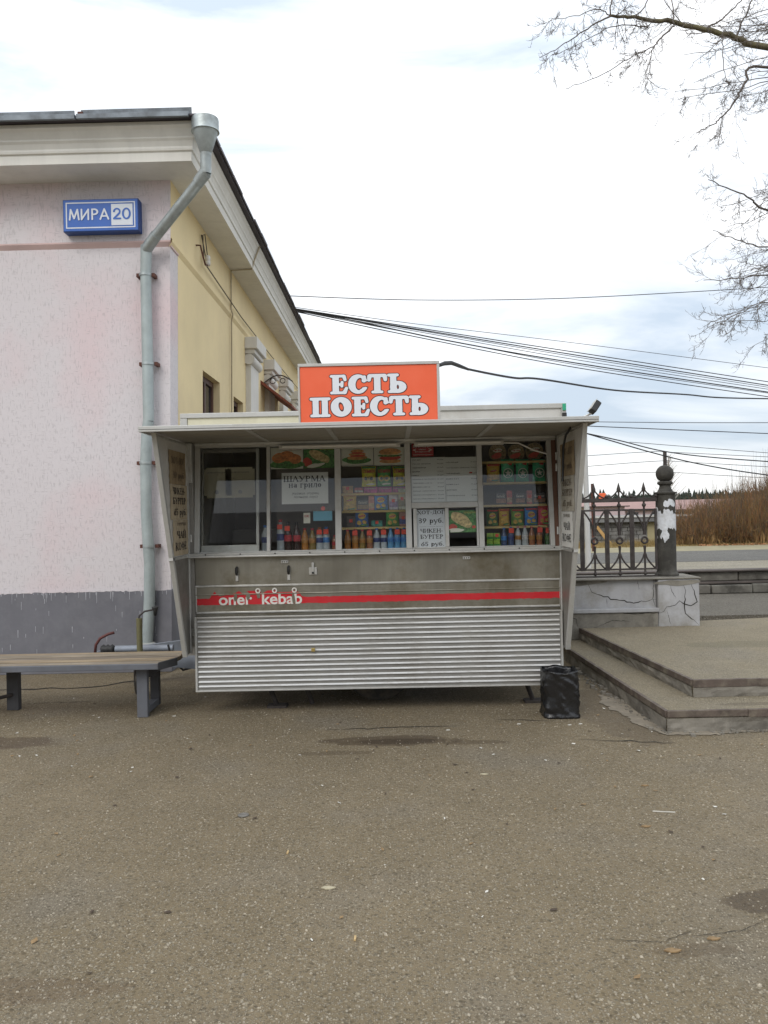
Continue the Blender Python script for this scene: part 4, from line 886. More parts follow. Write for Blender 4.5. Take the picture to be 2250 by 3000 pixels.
menu_l = [('ХОТ-ДОГ', '39 руб.'), ('ХОТ-ДОГ ДВОЙНОЙ', '59 руб.'), ('ЧИКЕНБУРГЕР', '65 руб.'), ('ШАУРМА', '110 руб.'), ('САМСА', '70 руб.'), ('ШАШЛЫК В ТЕСТЕ (150 г.)', '80 руб.'), ('ЧЕБУРЕК (110 г.)', '60 руб.'), ('БЕЛЯШ (100 г.)', '40 руб.'), ('ПИРОЖОК С КАПУСТОЙ (75 г.)', '30 руб.'), ('ПИРОЖОК С КАРТОШКОЙ (75 г.)', '30 руб.'), ('ПИРОЖОК С ЛУКОМ И ЯЙЦОМ (75 г.)', '30 руб.')]
menu_r = [('ЧАЙ ЧЕРНЫЙ', '15 руб.'), ('ЧАЙ ЧЕРНЫЙ С ЛИМОНОМ', '18 руб.'), ('ЧАЙ ЗЕЛЕНЫЙ', '15 руб.'), ('КОФЕ 3 в 1', '20 руб.'), ('КОФЕ 2 в 1', '20 руб.'), ('КАПУЧИНО', '25 руб.'), ('ГОРЯЧИЙ ШОКОЛАД', '25 руб.')]
def menu(rows, top, bot):
    out = []
    for i, (a, b) in enumerate(rows):
        y = top - (top - bot) * i / (len(rows) - 1); ln = min(.68, len(a) * .034 + .02)
        out += [('bold', a, .04, y, .04 + ln, y + .026, ink), ('sans', b, .76, y, .95, y + .026, ink)]
    return out
sheet('menu_sheet', 'white price list of hot snacks under the red notice', 'menu', 94, 243, 437, 713, z4, .017, paper, menu(menu_l, .93, .06))
sheet('menu_sheet', 'white price list of teas and coffees beside the snack list', 'menu', 443, 238, 783, 706, z4, .017, paper, menu(menu_r, .87, .12) + [('bold', '■', .71, .625, .80, .655, rtext)])
sheet('paper_sheet', 'white sheet reading ХОТ-ДОГ 39 руб. ЧИКЕН-БУРГЕР 65 руб. in the serving hatch', 'notice', 140, 785, 446, 1182, z4, .018, M('paper_white', (.74, .76, .80), .8, 0, .03, 4),
      [('serif', 'ХОТ-ДОГ', .05, .865, .96, .985, ink), ('serif', '39 руб.', .10, .60, .90, .78, ink), ('sans', 'сосиска с соусами, булочка', .12, .54, .88, .56, ink_soft), ('serif', 'ЧИКЕН-', .14, .385, .88, .50, ink), ('serif', 'БУРГЕР', .14, .225, .88, .345, ink), ('serif', '65 руб.', .16, -.0, .90, .15, ink)])
photo('food_poster', 'poster of a large cut wrap in the serving hatch, yellow script Шаурма', (480, 792, 770, 1025), z4, green_bg, [(.12, .24, .16, .14, .3, tomato, .1), (.25, .10, .26, .09, .1, cream, .25), (.40, .62, .36, .25, -.4, crust2, .06), (.56, .42, .24, .20, -.3, filling, .12), (.86, .24, .07, .07, 0, tomato, .05)], [('ital', 'Шаурма', .52, .84, .97, .96, gtext)])
mb_, w_, h_, f_ = sheet('face_mask_packet', 'pale blue face mask in a clear packet hung inside the second window', 'face mask', 520, 855, 728, 965, z3, .020, M('mask_blue', (.20, .48, .62), .7, 0, .06, 8))
MB().flat(ellipse2(w_ * .52, h_ * 1.28, .018, .017, 10, 0, .05), f_, .002).build('price_tag', M('tag_orange', (.85, .07, .03), .6, 0, .1, 20), mb_)
tagm = MATS['tag_orange']
sheet('printed_card', 'small printed card with a red tag beside the face mask', 'card', 412, 875, 485, 992, z3, .020, cream, [('bold', 'КОФЕ', .15, .55, .85, .8, rtext)])
# faded papers on the wings
def wing_paper(X, s_, z0, z1, mt, label, texts, ya, yb):
    nrm = Vector((s_, 0, 0)); right = Vector((0, s_, 0)); o0 = Vector((X + s_ * .004, ya if s_ > 0 else yb, z0)); w = yb - ya; h = z1 - z0
    vs = []; nx, nz = 9, 9; rr = random.Random(int(z0 * 100))
    for j in range(nz + 1):
        for i in range(nx + 1):
            a, b = i / nx, j / nz; e = (rr.uniform(-.012, .012) if i in (0, nx) else 0)
            bul = .002 * (1 + mnoise.noise(Vector((a * 3, b * 3, z0 * 7)))) * math.sin(math.pi * a) 
            vs.append(o0 + right * (a * w + e) + ZAX * (b * h) + nrm * bul)
    m = MB().add(vs, [(j*(nx+1)+i, j*(nx+1)+i+1, (j+1)*(nx+1)+i+1, (j+1)*(nx+1)+i) for j in range(nz) for i in range(nx)])
    p = m.build('weathered_paper', mt, recenter=o0, smooth=True); tag(p, label, 'notice')
    for s2, x0, y0, x1, y1, mk in texts:
        MB().flat(fit(serif(s2), x0 * w, y0 * h, (x1 - x0) * w, (y1 - y0) * h), (o0, right, ZAX, nrm), .0048).build('lettering', mk, p)
brown = M('paper_brown', (.33, .25, .15), .85, 0, .2, 6, .2, 12, streak=.4, dirt=(.16, .11, .06), dscale=5, damt=.6); pgrey = M('paper_grey', (.46, .43, .36), .85, 0, .12, 6, .15, 12, streak=.3, dirt=(.28, .24, .18), dscale=5, damt=.5); fade = M('faded_ink', (.13, .10, .07), .8, 0, .3, 10)
wing_paper(-1.640, 1, 1.845, 2.10, brown, 'browned hot dog price paper, topmost on the wing beside the downpipe', [('ХОТ-ДОГ', .1, .58, .9, .82, fade), ('39 руб', .2, .12, .85, .38, fade)], 5.93, 6.40)
wing_paper(-1.640, 1, 1.575, 1.843, paper_old, 'yellowed ЧИКЕН-БУРГЕР 65 руб paper, middle one on the wing beside the downpipe', [('ЧИКЕН-', .12, .72, .85, .92, ink), ('БУРГЕР', .12, .44, .88, .64, ink), ('65 руб.', .16, .06, .9, .32, ink)], 5.95, 6.43)
wing_paper(-1.640, 1, 1.30, 1.573, paper_old, 'yellowed ЧАЙ КОФЕ paper, lowest on the wing beside the downpipe', [('ЧАЙ', .22, .48, .82, .72, ink), ('КОФЕ', .12, .14, .85, .38, ink), ('ГОРЯЧИЙ', .25, .84, .85, .94, fade)], 6.0, 6.44)
wing_paper(1.356, -1, 1.845, 2.10, brown, 'browned hot dog price paper, topmost on the wing beside the iron fence', [('ХОТ-ДОГ', .1, .6, .9, .84, fade), ('39 руб.', .2, .14, .85, .38, fade)], 5.90, 6.38)
wing_paper(1.356, -1, 1.575, 1.843, pgrey, 'grey ЧИКЕН-БУРГЕР 65 руб paper, middle one on the wing beside the iron fence', [('ЧИКЕН-', .12, .72, .85, .92, fade), ('БУРГЕР', .12, .44, .88, .64, fade), ('65 руб.', .16, .08, .85, .32, fade)], 5.93, 6.38)
wing_paper(1.356, -1, 1.30, 1.573, paper, 'white ЧАЙ КОФЕ paper, lowest on the wing beside the iron fence', [('ЧАЙ', .25, .48, .8, .72, ink), ('КОФЕ', .12, .14, .88, .38, ink), ('ГОРЯЧИЙ', .25, .84, .8, .94, fade)], 6.0, 6.40)
nb_ = at(550 + 345 / 6.144, 1280 + 1105 / 6.144, Y=6.95); nb2 = at(550 + 1160 / 6.144, 1280 + 540 / 6.144, Y=6.95)
o = MB().box(nb_.x, nb2.x, 6.95, 6.96, nb_.z, nb2.z).build('notice_board', M('board_cream', (.62, .58, .42), .8, 0, .05, 5), recenter=(nb_.x, 6.95, nb_.z)); tag(o, 'cream notice board with two papers hanging inside the first sliding window', 'notice board')
for i, fx in enumerate((.22, .73)):
    x = nb_.x + (nb2.x - nb_.x) * fx; MB().flat(rect2(x - .128, nb_.z + .02, x + .128, nb2.z - .015), frontal(0, 6.949, 0), 0).build('paper', M('paper_cream', (.60, .56, .42), .8, 0, .05, 5), o)
    MB().tube([(x + .0, 6.94, nb_.z + .05), (x, 6.948, nb_.z + .05)], .017, 14).build('magnet', steel_d, o)
    MB().flat(fit(sans('ИНФОРМАЦИЯ'), x - .08, nb2.z - .05, .16, .012), frontal(0, 6.948, 0), .001).build('lettering', ink_soft, o)

# ------------------------------------------------------------------ goods on the shelves
LIQ = {'cola': (.04, .015, .012), 'amber': (.48, .19, .03), 'olive': (.28, .19, .05), 'clear': (.50, .55, .58), 'blue': (.13, .36, .62), 'brown': (.36, .14, .07), 'green': (.04, .12, .04), 'navy': (.06, .09, .20)}
LAB = {'red': (.42, .02, .03), 'navy': (.03, .05, .18), 'amber': (.42, .20, .05), 'blue': (.06, .22, .55), 'none': None, 'green': (.08, .2, .04), 'white': (.6, .6, .6)}
def pl(name, c, **k): return M(name, c, k.get('rough', .15), 0, .15, 12, 0, 60, spec=.6)
def bottle(u, vtop, conv, label, liq, lab, cap, tagged, Y=6.70, fat=1.0):
    p = at(*conv(u, vtop), Y=Y); z0 = 1.287; h = max(.13, p.z - z0); r = .031 * fat * min(1.1, h / .2)
    t = thing('drink_bottle', (p.x, Y, z0), label, 'bottle', 'drink bottles standing behind the windows')
    prof = [(r * .80, 0), (r * .97, .006), (r, .02), (r * .96, h * .22), (r * .90, h * .28), (r * .97, h * .34), (r * .97, h * .56), (r * .88, h * .66), (r * .55, h * .80), (r * .38, h * .87), (r * .38, h * .92)]
    MB().lathe(prof, (p.x, Y, z0), 18).build('body', pl('liquid_' + liq, LIQ[liq]), t, smooth=True)
    if LAB[lab]: MB().lathe([(r * .985, h * .35), (r * .99, h * .36), (r * .99, h * .55), (r * .985, h * .56)], (p.x, Y, z0), 18).build('label_band', M('label_' + lab, LAB[lab], .45, 0, .5, 60), t, smooth='auto')
    MB().lathe([(r * .46, h * .915), (r * .46, h * .99), (r * .40, h)], (p.x, Y, z0), 14).build('cap', M('cap_' + cap, {'red': (.45, .03, .04), 'black': (.02, .02, .02), 'orange': (.55, .16, .04), 'blue': (.05, .18, .5), 'pink': (.55, .18, .22), 'green': (.04, .2, .06)}[cap], .4), t, smooth='auto')
    if tagged: MB().box(p.x - .021, p.x + .021, Y - r - .010, Y - r - .008, z0 + h * .70, z0 + h * .70 + .040).build('price_tag', tagm, t)
for row in [(155, 950, 'tall clear bottle with navy label and red cap, first in the second window', 'clear', 'navy', 'red', 1), (237, 975, 'dark cola bottle with red label, nearer the tall clear bottle', 'cola', 'red', 'black', 1), (335, 980, 'dark cola bottle with red label beside the amber tea bottle', 'cola', 'red', 'black', 0),
        (425, 1045, 'amber tea bottle with red cap next to the cola in the second window', 'amber', 'amber', 'red', 0), (508, 1045, 'olive brown drink bottle with red cap in the second window', 'olive', 'amber', 'red', 0), (588, 1035, 'clear water bottle with navy label and orange cap below the face mask', 'clear', 'navy', 'orange', 1),
        (662, 1030, 'clear water bottle with blue cap and blue label below the face mask', 'clear', 'blue', 'blue', 1), (752, 1150, 'short brown drink bottle at the second window post', 'brown', 'red', 'red', 0),
        (898, 1060, 'amber tea bottle without tag, first in the third window', 'amber', 'amber', 'red', 0), (980, 1055, 'amber tea bottle with orange tag, second in the third window', 'amber', 'amber', 'red', 1), (1060, 1060, 'olive tea bottle between two tagged amber bottles', 'olive', 'amber', 'red', 0), (1140, 1055, 'brown tea bottle with orange tag beside the water in the third window', 'brown', 'amber', 'red', 1),
        (1218, 1045, 'clear water bottle with navy label and no tag in the third window', 'clear', 'navy', 'blue', 0), (1295, 1045, 'clear water bottle with navy label and orange tag in the third window', 'clear', 'navy', 'orange', 1), (1372, 1045, 'blue water bottle without tag in the third window', 'blue', 'blue', 'blue', 0), (1446, 1040, 'blue water bottle with orange tag, last but one in the third window', 'blue', 'blue', 'blue', 1), (1520, 1040, 'blue water bottle with orange tag, last in the third window', 'blue', 'blue', 'blue', 1)]:
    bottle(row[0], row[1], z3, *row[2:])
for row in [(1045, 975, 'navy drink bottle beside the juice cartons in the last window', 'navy', 'blue', 'blue', 0), (1116, 965, 'navy drink bottle with orange tag in the last window', 'navy', 'navy', 'blue', 1), (1190, 960, 'clear bottle with amber label and pink cap beside the navy bottles', 'clear', 'amber', 'pink', 0), (1262, 955, 'clear bottle with white label and pink cap beside the brown bottles', 'clear', 'white', 'pink', 0),
        (1332, 962, 'brown drink bottle without tag in the last window', 'brown', 'amber', 'red', 0), (1410, 960, 'brown drink bottle with orange tag in the last window', 'brown', 'amber', 'red', 1), (1495, 970, 'dark green drink bottle at the last window post', 'green', 'green', 'red', 1)]:
    bottle(row[0], row[1], z4, *row[2:])
bottle(550 + 1395 / 6.144, 1280 + 1590 / 6.144, lambda a, b: (a, b), 'clear bottle with white and navy label behind the first sliding window', 'clear', 'navy', 'blue', 0)

def foil(name, c): return M(name, tuple(min(.95, x * 1.2) for x in c), .32, 0, .5, 34, .35, 25, spec=.6)
chip_y = M('chip_print', (.62, .40, .08), .5, 0, .4, 30); logo_y = M('logo_yellow', (.66, .48, .08), .45, 0, .1, 10)
def bag(x, y0, y1, w, conv, base, label, col, cat='bag', emblem=None, Y=6.74, hang=False, tagit=False):
    p0 = at(*conv(x, y1), Y=Y); p1 = at(*conv(x, y0), Y=Y); ww = w / (3.77 if conv is z3 else 3.53) * Y / FPX; z0 = p0.z if hang else base + .001; h = p1.z - z0
    t = thing('snack_bag', (p1.x, Y, z0), label, cat, 'snack bags in the windows')
    nx, nz = 10, 12; vs = []; rr = random.Random(int(x * 13 + y0))
    for sd_ in (-1, 1):
        for j in range(nz + 1):
            for i in range(nx + 1):
                a, b = i / nx * 2 - 1, j / nz; e = (1 - a * a) ** .55 * min(1, 6 * b + .05, 6 * (1 - b) + .02) ** .7
                wr_ = .0025 * mnoise.noise(Vector((a * 4 + x, b * 6, y0 * .1)))
                pinch = 1 - .07 * math.sin(math.pi * b)
                vs.append((p1.x + a * ww / 2 * pinch, Y + sd_ * (.028 * e + (wr_ if e > .1 else 0)), z0 + b * h))
    fs = []; k = (nx + 1) * (nz + 1)
    for s2 in (0, 1):
        for j in range(nz):
            for i in range(nx): q = s2 * k + j * (nx+1) + i; fs.append((q, q+1, q+nx+2, q+nx+1) if s2 == 0 else (q, q+nx+1, q+nx+2, q+1))
    MB().add(vs, fs).build('pouch', foil('foil_%s' % '_'.join('%02d' % int(c * 99) for c in col), col), t, smooth=True)
    fr = frontal(p1.x, Y - .031, z0)
    if emblem == 'chips':
        MB().flat(ellipse2(0, h * .62, ww * .27, h * .17, 22), fr, 0).build('emblem', logo_y, t); MB().flat(ellipse2(0, h * .62, ww * .25, h * .055, 18, .2), fr, .001).build('emblem', rtext, t)
        MB().flat(fit(sans("Lay's", .02, .2), -ww * .16, h * .60, ww * .32, h * .06), fr, .002).build('lettering', white_film, t)
        for (cx, cy, r_) in ((-.2, .24, .17), (.18, .28, .15)): MB().flat(ellipse2(cx * ww, cy * h, r_ * ww, r_ * ww * .9, 16, 0, .08, int(cx * 50)), fr, .0005).build('printed_chip', chip_y, t)
    elif emblem == 'seeds':
        MB().flat(fit(sans('СЕМКИ', .04), -ww * .42, h * .66, ww * .84, h * .17), fr, .002).build('lettering', M('seed_red', (.55, .05, .07), .5), t)
        for cx in (-.2, .18):
            MB().flat(ellipse2(cx * ww, .38 * h, .22 * ww, .24 * ww, 20, 0, .12, 4), fr, .0005).build('printed_flower', logo_y, t); MB().flat(ellipse2(cx * ww, .38 * h, .11 * ww, .12 * ww, 14), fr, .0015).build('printed_flower', ink, t)
    elif emblem == 'star':
        MB().flat(ellipse2(0, h * .38, ww * .36, ww * .37, 24), fr, 0).build('emblem', white_film, t); MB().flat(ellipse2(0, h * .38, ww * .31, ww * .32, 24), fr, .0008).build('emblem', M('star_green', (.03, .20, .11), .5), t)
        st = [(math.sin(i * math.pi / 5) * ww * (.25 if i % 2 == 0 else .11), h * .38 + math.cos(i * math.pi / 5) * ww * (.25 if i % 2 == 0 else .11)) for i in range(10)]; MB().flat((st, [tuple(range(10))]), fr, .0016).build('emblem', white_film, t)
        MB().flat(ellipse2(ww * .15, h * .80, ww * .17, h * .07, 12, .2, .2, 5), fr, 0).build('emblem', rtext, t)
    if emblem in ('chips', 'seeds'): MB().flat(rect2(-ww * .44, h * .88, ww * .44, h * .97), fr, .006).build('top_band', rtext if emblem == 'chips' else green_bg, t); MB().flat(ellipse2(ww * .12, h * .10, ww * .3, h * .05, 14, .1, .25, int(x)), fr, .001).build('printed_leaf', green_bg if emblem == 'chips' else cream, t)
    if tagit: MB().box(p1.x - .014, p1.x + .016, Y - .036, Y - .034, z0 + h * .45, z0 + h * .45 + .030).build('price_tag', tagm, t)
def carton(x, y0, y1, w, conv, base, label, col, name='packet', cat='packet', tagit=False, band=None, txt=None, Y=6.76, dp=.045):
    p1 = at(*conv(x, y0), Y=Y); ww = w / (3.77 if conv is z3 else 3.53) * Y / FPX; h = p1.z - base
    t = thing(name, (p1.x, Y, base), label, cat)
    B('box', foil('print_%s' % '_'.join('%02d' % int(c * 99) for c in col), col), t, p1.x - ww/2, p1.x + ww/2, Y - dp/2, Y + dp/2, base + .001, base + h, bevel=.003)
    fr = frontal(p1.x, Y - dp/2, base)
    if band: MB().flat(rect2(-ww * .47, h * .15, ww * .47, h * .5), fr, .001).build('printed_band', M('band_%s' % '_'.join('%02d' % int(c * 99) for c in band), band, .5, 0, .5, 40), t)
    if txt: MB().flat(fit(sans(txt, .02), -ww * .4, h * .6, ww * .8, h * .22), fr, .002).build('lettering', white_film, t)
    if tagit: MB().box(p1.x - .013, p1.x + .013, Y - dp/2 - .004, Y - dp/2 - .002, base + h * .45, base + h * .45 + .026).build('price_tag', tagm, t)
Yl, Gn, Bl, Or, Rd, Tl = (.72, .58, .04), (.07, .32, .07), (.04, .20, .62), (.80, .38, .06), (.70, .04, .07), (.04, .38, .20)
bag(1130, 362, 585, 160, z3, 0, 'yellow sunflower seed bag, hung below the hot dog poster', Yl, emblem='seeds', hang=True, Y=6.71); bag(1300, 360, 580, 150, z3, 0, 'green sunflower seed bag hung between two yellow ones', Gn, emblem='seeds', hang=True, Y=6.71); bag(1470, 360, 580, 150, z3, 0, 'yellow sunflower seed bag, hung below the burger poster', Yl, emblem='seeds', hang=True, Y=6.71)
Mg = (.58, .09, .32)
for i, (x, w) in enumerate(((1155, 150), (1312, 150), (1465, 140))): carton(x, 590, 650, w, z3, s3[0], ['magenta packet under the first hung seed bag', 'magenta packet under the green seed bag', 'magenta packet under the last hung seed bag'][i], Mg, txt='СКИДКА', Y=6.79)
carton(900, 580, 650, 115, z3, s3[0], 'small orange packet with a tag on the top shelf corner', (.52, .30, .10), tagit=True); carton(1022, 598, 650, 95, z3, s3[0], 'small red and white packet on the top shelf', (.50, .12, .12), band=(.6, .6, .6))
bag(922, 668, 840, 150, z3, s3[1], 'yellow chip bag on the middle shelf of the third window', (.60, .38, .05), emblem='chips'); carton(1068, 725, 840, 120, z3, s3[1], 'black noodle tray with small lettering on the middle shelf of the third window', (.03, .035, .04), 'noodle_tray', 'tray', txt='Бизнес', band=(.3, .2, .1)); carton(1160, 690, 840, 62, z3, s3[1], 'pink sauce packet beside the noodle tray in the third window', (.50, .20, .16), tagit=False, band=(.55, .4, .25))
bag(1265, 665, 835, 150, z3, s3[1], 'blue chip bag on the middle shelf of the third window', Bl, emblem='chips'); carton(1402, 655, 835, 98, z3, s3[1], 'white and violet carton with orange tag on the middle shelf', (.56, .52, .58), 'carton', 'carton', True, band=(.35, .25, .45)); carton(1497, 612, 835, 82, z3, s3[1], 'tall cream packet with a tag at the middle shelf end', (.58, .56, .40), band=(.3, .25, .12), tagit=True)
carton(937, 915, 1030, 100, z3, s3[2], 'dark jar shaped packet with orange tag on the low shelf of the third window', (.05, .04, .035), tagit=True); bag(1055, 838, 1025, 152, z3, s3[2], 'blue chip bag with red top on the low shelf of the third window', (.05, .13, .36), emblem='chips'); carton(1222, 962, 1030, 122, z3, s3[2], 'flat teal box with orange tag on the low shelf', (.03, .24, .20), 'flat_box', 'box', True)
bag(1392, 845, 1020, 148, z3, s3[2], 'green chip bag on the low shelf of the third window', Gn, emblem='chips'); carton(1510, 855, 1025, 86, z3, s3[2], 'red and blue snack packet with orange tag at the low shelf end', (.42, .20, .16), tagit=True, band=(.08, .12, .35))
for i, (x, y, r_) in enumerate(((978, 186, 92), (1170, 178, 88), (1360, 176, 94))):
    p = at(*z4(x, y), Y=6.78); rr_ = r_ / 3.53 * 6.78 / FPX; zc = s5[0] + rr_ + .001
    t = thing('noodle_bowl', (p.x, 6.78, s5[0]), ['round noodle bowl on edge, first on the top shelf', 'round noodle bowl on edge between two others on the top shelf', 'round noodle bowl on edge, nearest the last window post'][i], 'bowl', 'noodle bowls on the top shelf')
    MB(Matrix.Translation((p.x, 6.78, zc)) @ Matrix.Rotation(R(90), 4, 'X')).lathe([(rr_ * .7, -.05), (rr_ * .95, .0), (rr_, .008), (rr_ * .98, .012)], (0, 0, 0), 26).build('bowl', M('bowl_foil', (.30, .22, .12), .4, 0, .3, 10), t, smooth='auto')
    fr = frontal(p.x, 6.78 - .0125, zc)
    MB().flat(ellipse2(0, 0, rr_ * .9, rr_ * .9), fr, .001).build('printed_lid', M('lid_print', (.24, .17, .08), .5, 0, .8, 60), t); MB().flat(ellipse2(-rr_ * .1, -rr_ * .35, rr_ * .62, rr_ * .3, 20, .2, .15, i), fr, .002).build('printed_lid', tomato, t); MB().flat(ellipse2(.0, rr_ * .25, rr_ * .55, rr_ * .2, 18, .1, .1, i), fr, .0025).build('printed_lid', cream, t)
    MB().flat(fit(sans('Биг Бон', .03, .2), -rr_ * .45, rr_ * .17, rr_ * .9, rr_ * .2), fr, .0035).build('lettering', rtext, t)
bag(932, 315, 495, 138, z4, s5[1], 'orange chip bag beside green bags in the last window', Or, emblem='chips')
for x, lb in ((1080, 'green snack bag with star emblem next to the orange bag'), (1232, 'green snack bag with star emblem in the middle of three'), (1405, 'green snack bag with star emblem nearest the last window post')): bag(x, 265, 495, 136, z4, s5[1], lb, Tl, emblem='star')
for i, (x, w) in enumerate(((1010, 105), (1210, 95), (1408, 125))): carton(x, 612, 730, w, z4, s5[2], ['black noodle tray, first on the third shelf of the last window', 'black noodle tray, middle one on the third shelf of the last window', 'black noodle tray with orange tag, nearest the last window post'][i], (.03, .03, .035), 'noodle_tray', 'tray', txt='Бизнес', band=(.3, .14, .08), tagit=(i == 2))
for i, x in enumerate((1098, 1305)): carton(x, 590, 730, 55, z4, s5[2], ['red sauce packet beside the first noodle tray', 'red sauce packet with tag beside the middle noodle tray'][i], (.45, .08, .08), band=(.5, .3, .2), tagit=(i == 1))
for x, y0, w, lb, c in ((922, 785, 122, 'dark green chip bag above the juice cartons', (.06, .17, .06)), (1045, 778, 112, 'orange chip bag between two green ones in the last window', Or), (1182, 780, 132, 'lime green chip bag between orange and blue ones', (.12, .26, .05)), (1322, 768, 132, 'blue chip bag next to the red one in the last window', Bl), (1456, 745, 122, 'red chip bag nearest the last window post', Rd)): bag(x, y0, 950, w, z4, s5[3], lb, c, emblem='chips')
for i, (x, ya) in enumerate(((900, 1105), (970, 1105), (900, 1030), (970, 1030))):
    b0 = 1.287 if i < 2 else at(*z4(900, 1106), Y=6.72).z + .002
    carton(x, ya, 0, 66, z4, b0, ['lime juice carton, lower one at the window post', 'lime juice carton, lower one beside the navy bottle', 'lime juice carton, upper one at the window post', 'lime juice carton with orange tag, upper one beside the navy bottle'][i], (.30, .50, .05), 'juice_carton', 'carton', i == 3, band=(.05, .3, .05), Y=6.72, dp=.04)

# ================================================================== BENCH, BIN, SMALL FITTINGS
wood_top = M('weathered_wood', (.34, .265, .185), .85, 0, .25, 4, .35, 18, dirt=(.12, .10, .08), dscale=6, damt=.6, squash=3)
bench_paint = M('bench_grey_paint', (.115, .122, .14), .6, 0, .15, 5, .1, 40, dirt=(.09, .075, .065), dscale=6, damt=.45)
bench_dark = M('bench_dark_paint', (.055, .055, .06), .65, 0, .2, 6, .1, 40)
def grain(name, c):
    m = M(name, c, .88, 0, .15, 4); t = m.node_tree; N = t.nodes; L = t.links; b = N['Principled BSDF']; tc = N.new('ShaderNodeTexCoord'); q = N.new('ShaderNodeMapping'); q.inputs['Scale'].default_value = (1.6, 55, 55)
    n = N.new('ShaderNodeTexNoise'); n.inputs['Scale'].default_value = 1; n.inputs['Detail'].default_value = 6; L.new(tc.outputs['Object'], q.inputs[0]); L.new(q.outputs[0], n.inputs['Vector'])
    r_ = N.new('ShaderNodeMapRange'); r_.inputs[1].default_value = .38; r_.inputs[2].default_value = .62; r_.inputs[4].default_value = .8; L.new(n.outputs['Fac'], r_.inputs[0])
    old = b.inputs['Base Color'].links[0].from_socket; x = N.new('ShaderNodeMix'); x.data_type = 'RGBA'; L.new(r_.outputs[0], x.inputs[0]); L.new(old, x.inputs[6]); x.inputs[7].default_value = (*[v * .38 for v in c], 1); L.new(x.outputs[2], b.inputs['Base Color'])
    bp = N.new('ShaderNodeBump'); bp.inputs['Strength'].default_value = .6; bp.inputs['Distance'].default_value = .004; bp.invert = True; L.new(r_.outputs[0], bp.inputs['Height']); L.new(bp.outputs[0], b.inputs['Normal']); return m
planks_m = [grain('plank_grey', (.33, .275, .205)), grain('plank_tan', (.36, .28, .185)), grain('plank_dark', (.25, .205, .155))]
bn = thing('bench', (-2.9, 6.55, 0), 'long grey wooden bench with weathered top standing by the pink wall', 'bench')
ys = [6.30, 6.415, 6.53, 6.645, 6.76, 6.87]
for i, (a, b) in enumerate(zip(ys, ys[1:])):
    xr = [-1.86, -1.815, -1.775, -1.77, -1.775][i]; xr2 = [-1.82, -1.78, -1.765, -1.77, -1.80][i]
    MB().prism([(-4.05, a + .007, .415), (xr, a + .007, .415), (xr2, b - .007, .415), (-4.05, b - .007, .415)], (0, 0, .036 + .004 * (i % 2))).build('plank', planks_m[(0, 1, 2, 0, 1)[i]], bn, bevel=.004)
MB().prism([(-4.05, 6.282, .402), (-1.855, 6.282, .402), (-1.855, 6.301, .402), (-4.05, 6.301, .402)], (0, 0, .048)).build('front_rail', bench_paint, bn, bevel=.005)
MB().prism([(-1.853, 6.282, .395), (-1.758, 6.50, .395), (-1.768, 6.51, .395), (-1.86, 6.30, .395)], (0, 0, .062)).build('end_rail', bench_dark, bn, bevel=.004)
for x0 in (-2.065, ):
    lf = MB().box(x0, x0 + .085, 6.40, 6.45, 0.0, .394).build('leg', bench_paint, bn, bevel=.004); B('leg', bench_dark, bn, x0 + .005, x0 + .08, 6.74, 6.79, .02, .394, bevel=.004)
    B('foot_rail', bench_paint, bn, x0 + .008, x0 + .078, 6.4505, 6.7395, .02, .075, bevel=.004); B('cross_rail', bench_dark, bn, x0 + .006, x0 + .079, 6.4505, 6.7395, .30, .393, bevel=.004)
B('leg', bench_dark, bn, -3.27, -3.17, 6.73, 6.79, .0, .394, bevel=.004); 
MB().tube([(-3.22, 6.735, .13), (-3.7, 6.45, .06)], .015, 8).build('brace', dark_iron, bn)
B('leg', bench_paint, bn, -3.95, -3.87, 6.40, 6.45, 0, .394, bevel=.004)

# bin lined with a black bag
blk = M('black_plastic_bag', (.012, .012, .013), .25, 0, .3, 8, .9, 16, spec=.6, squash=.4)
bx, by, bw_, bh = 1.275, 6.245, .128, .355
vs = []; n = 72; m_ = 26
def sq(q, w):
    c, s_ = math.cos(q), math.sin(q); k = 1 / (abs(c) ** 6 + abs(s_) ** 6) ** (1 / 6); return c * k * w, s_ * k * w
for j in range(m_ + 8):
    t = min(1, j / (m_ - 1)); inn = max(0, j - m_ + 1)
    for k in range(n):
        q = 2 * math.pi * k / n; w = bw_ * (1.02 - .02 * t) - inn * .003; x, y = sq(q, w)
        z = bh * t - inn * .022
        f = .010 * mnoise.noise(Vector((x * 9, y * 9, z * 9 + 3))) + .022 * abs(mnoise.noise(Vector((x * 20 + z * 16, y * 20 + z * 6, z * 9)))) + .005 * mnoise.noise(Vector((x * 45, y * 45 + z * 30, z * 45)))
        if j < 2: f += .008
        rim = .006 * math.sin(q * 5) + .010 * mnoise.noise(Vector((x * 14, y * 14, 9)))
        d = Vector((math.cos(q), math.sin(q), 0)); vs.append(Vector((bx + x, by + y, z + (rim if t > .95 else 0))) + d * (f if not inn else f * .5))
fs = [(j*n+k, j*n+(k+1) % n, (j+1)*n+(k+1) % n, (j+1)*n+k) for j in range(m_ + 7) for k in range(n)]; fs.append(tuple(range(n))[::-1]); fs.append(tuple((m_+7)*n + k for k in range(n)))
bag_o = MB().add(vs, fs).build('waste_bin', blk, recenter=(bx, by, 0), smooth=True); tag(bag_o, 'square bin wrapped in a black plastic bag at the end of the ribbed skirt', 'waste bin')

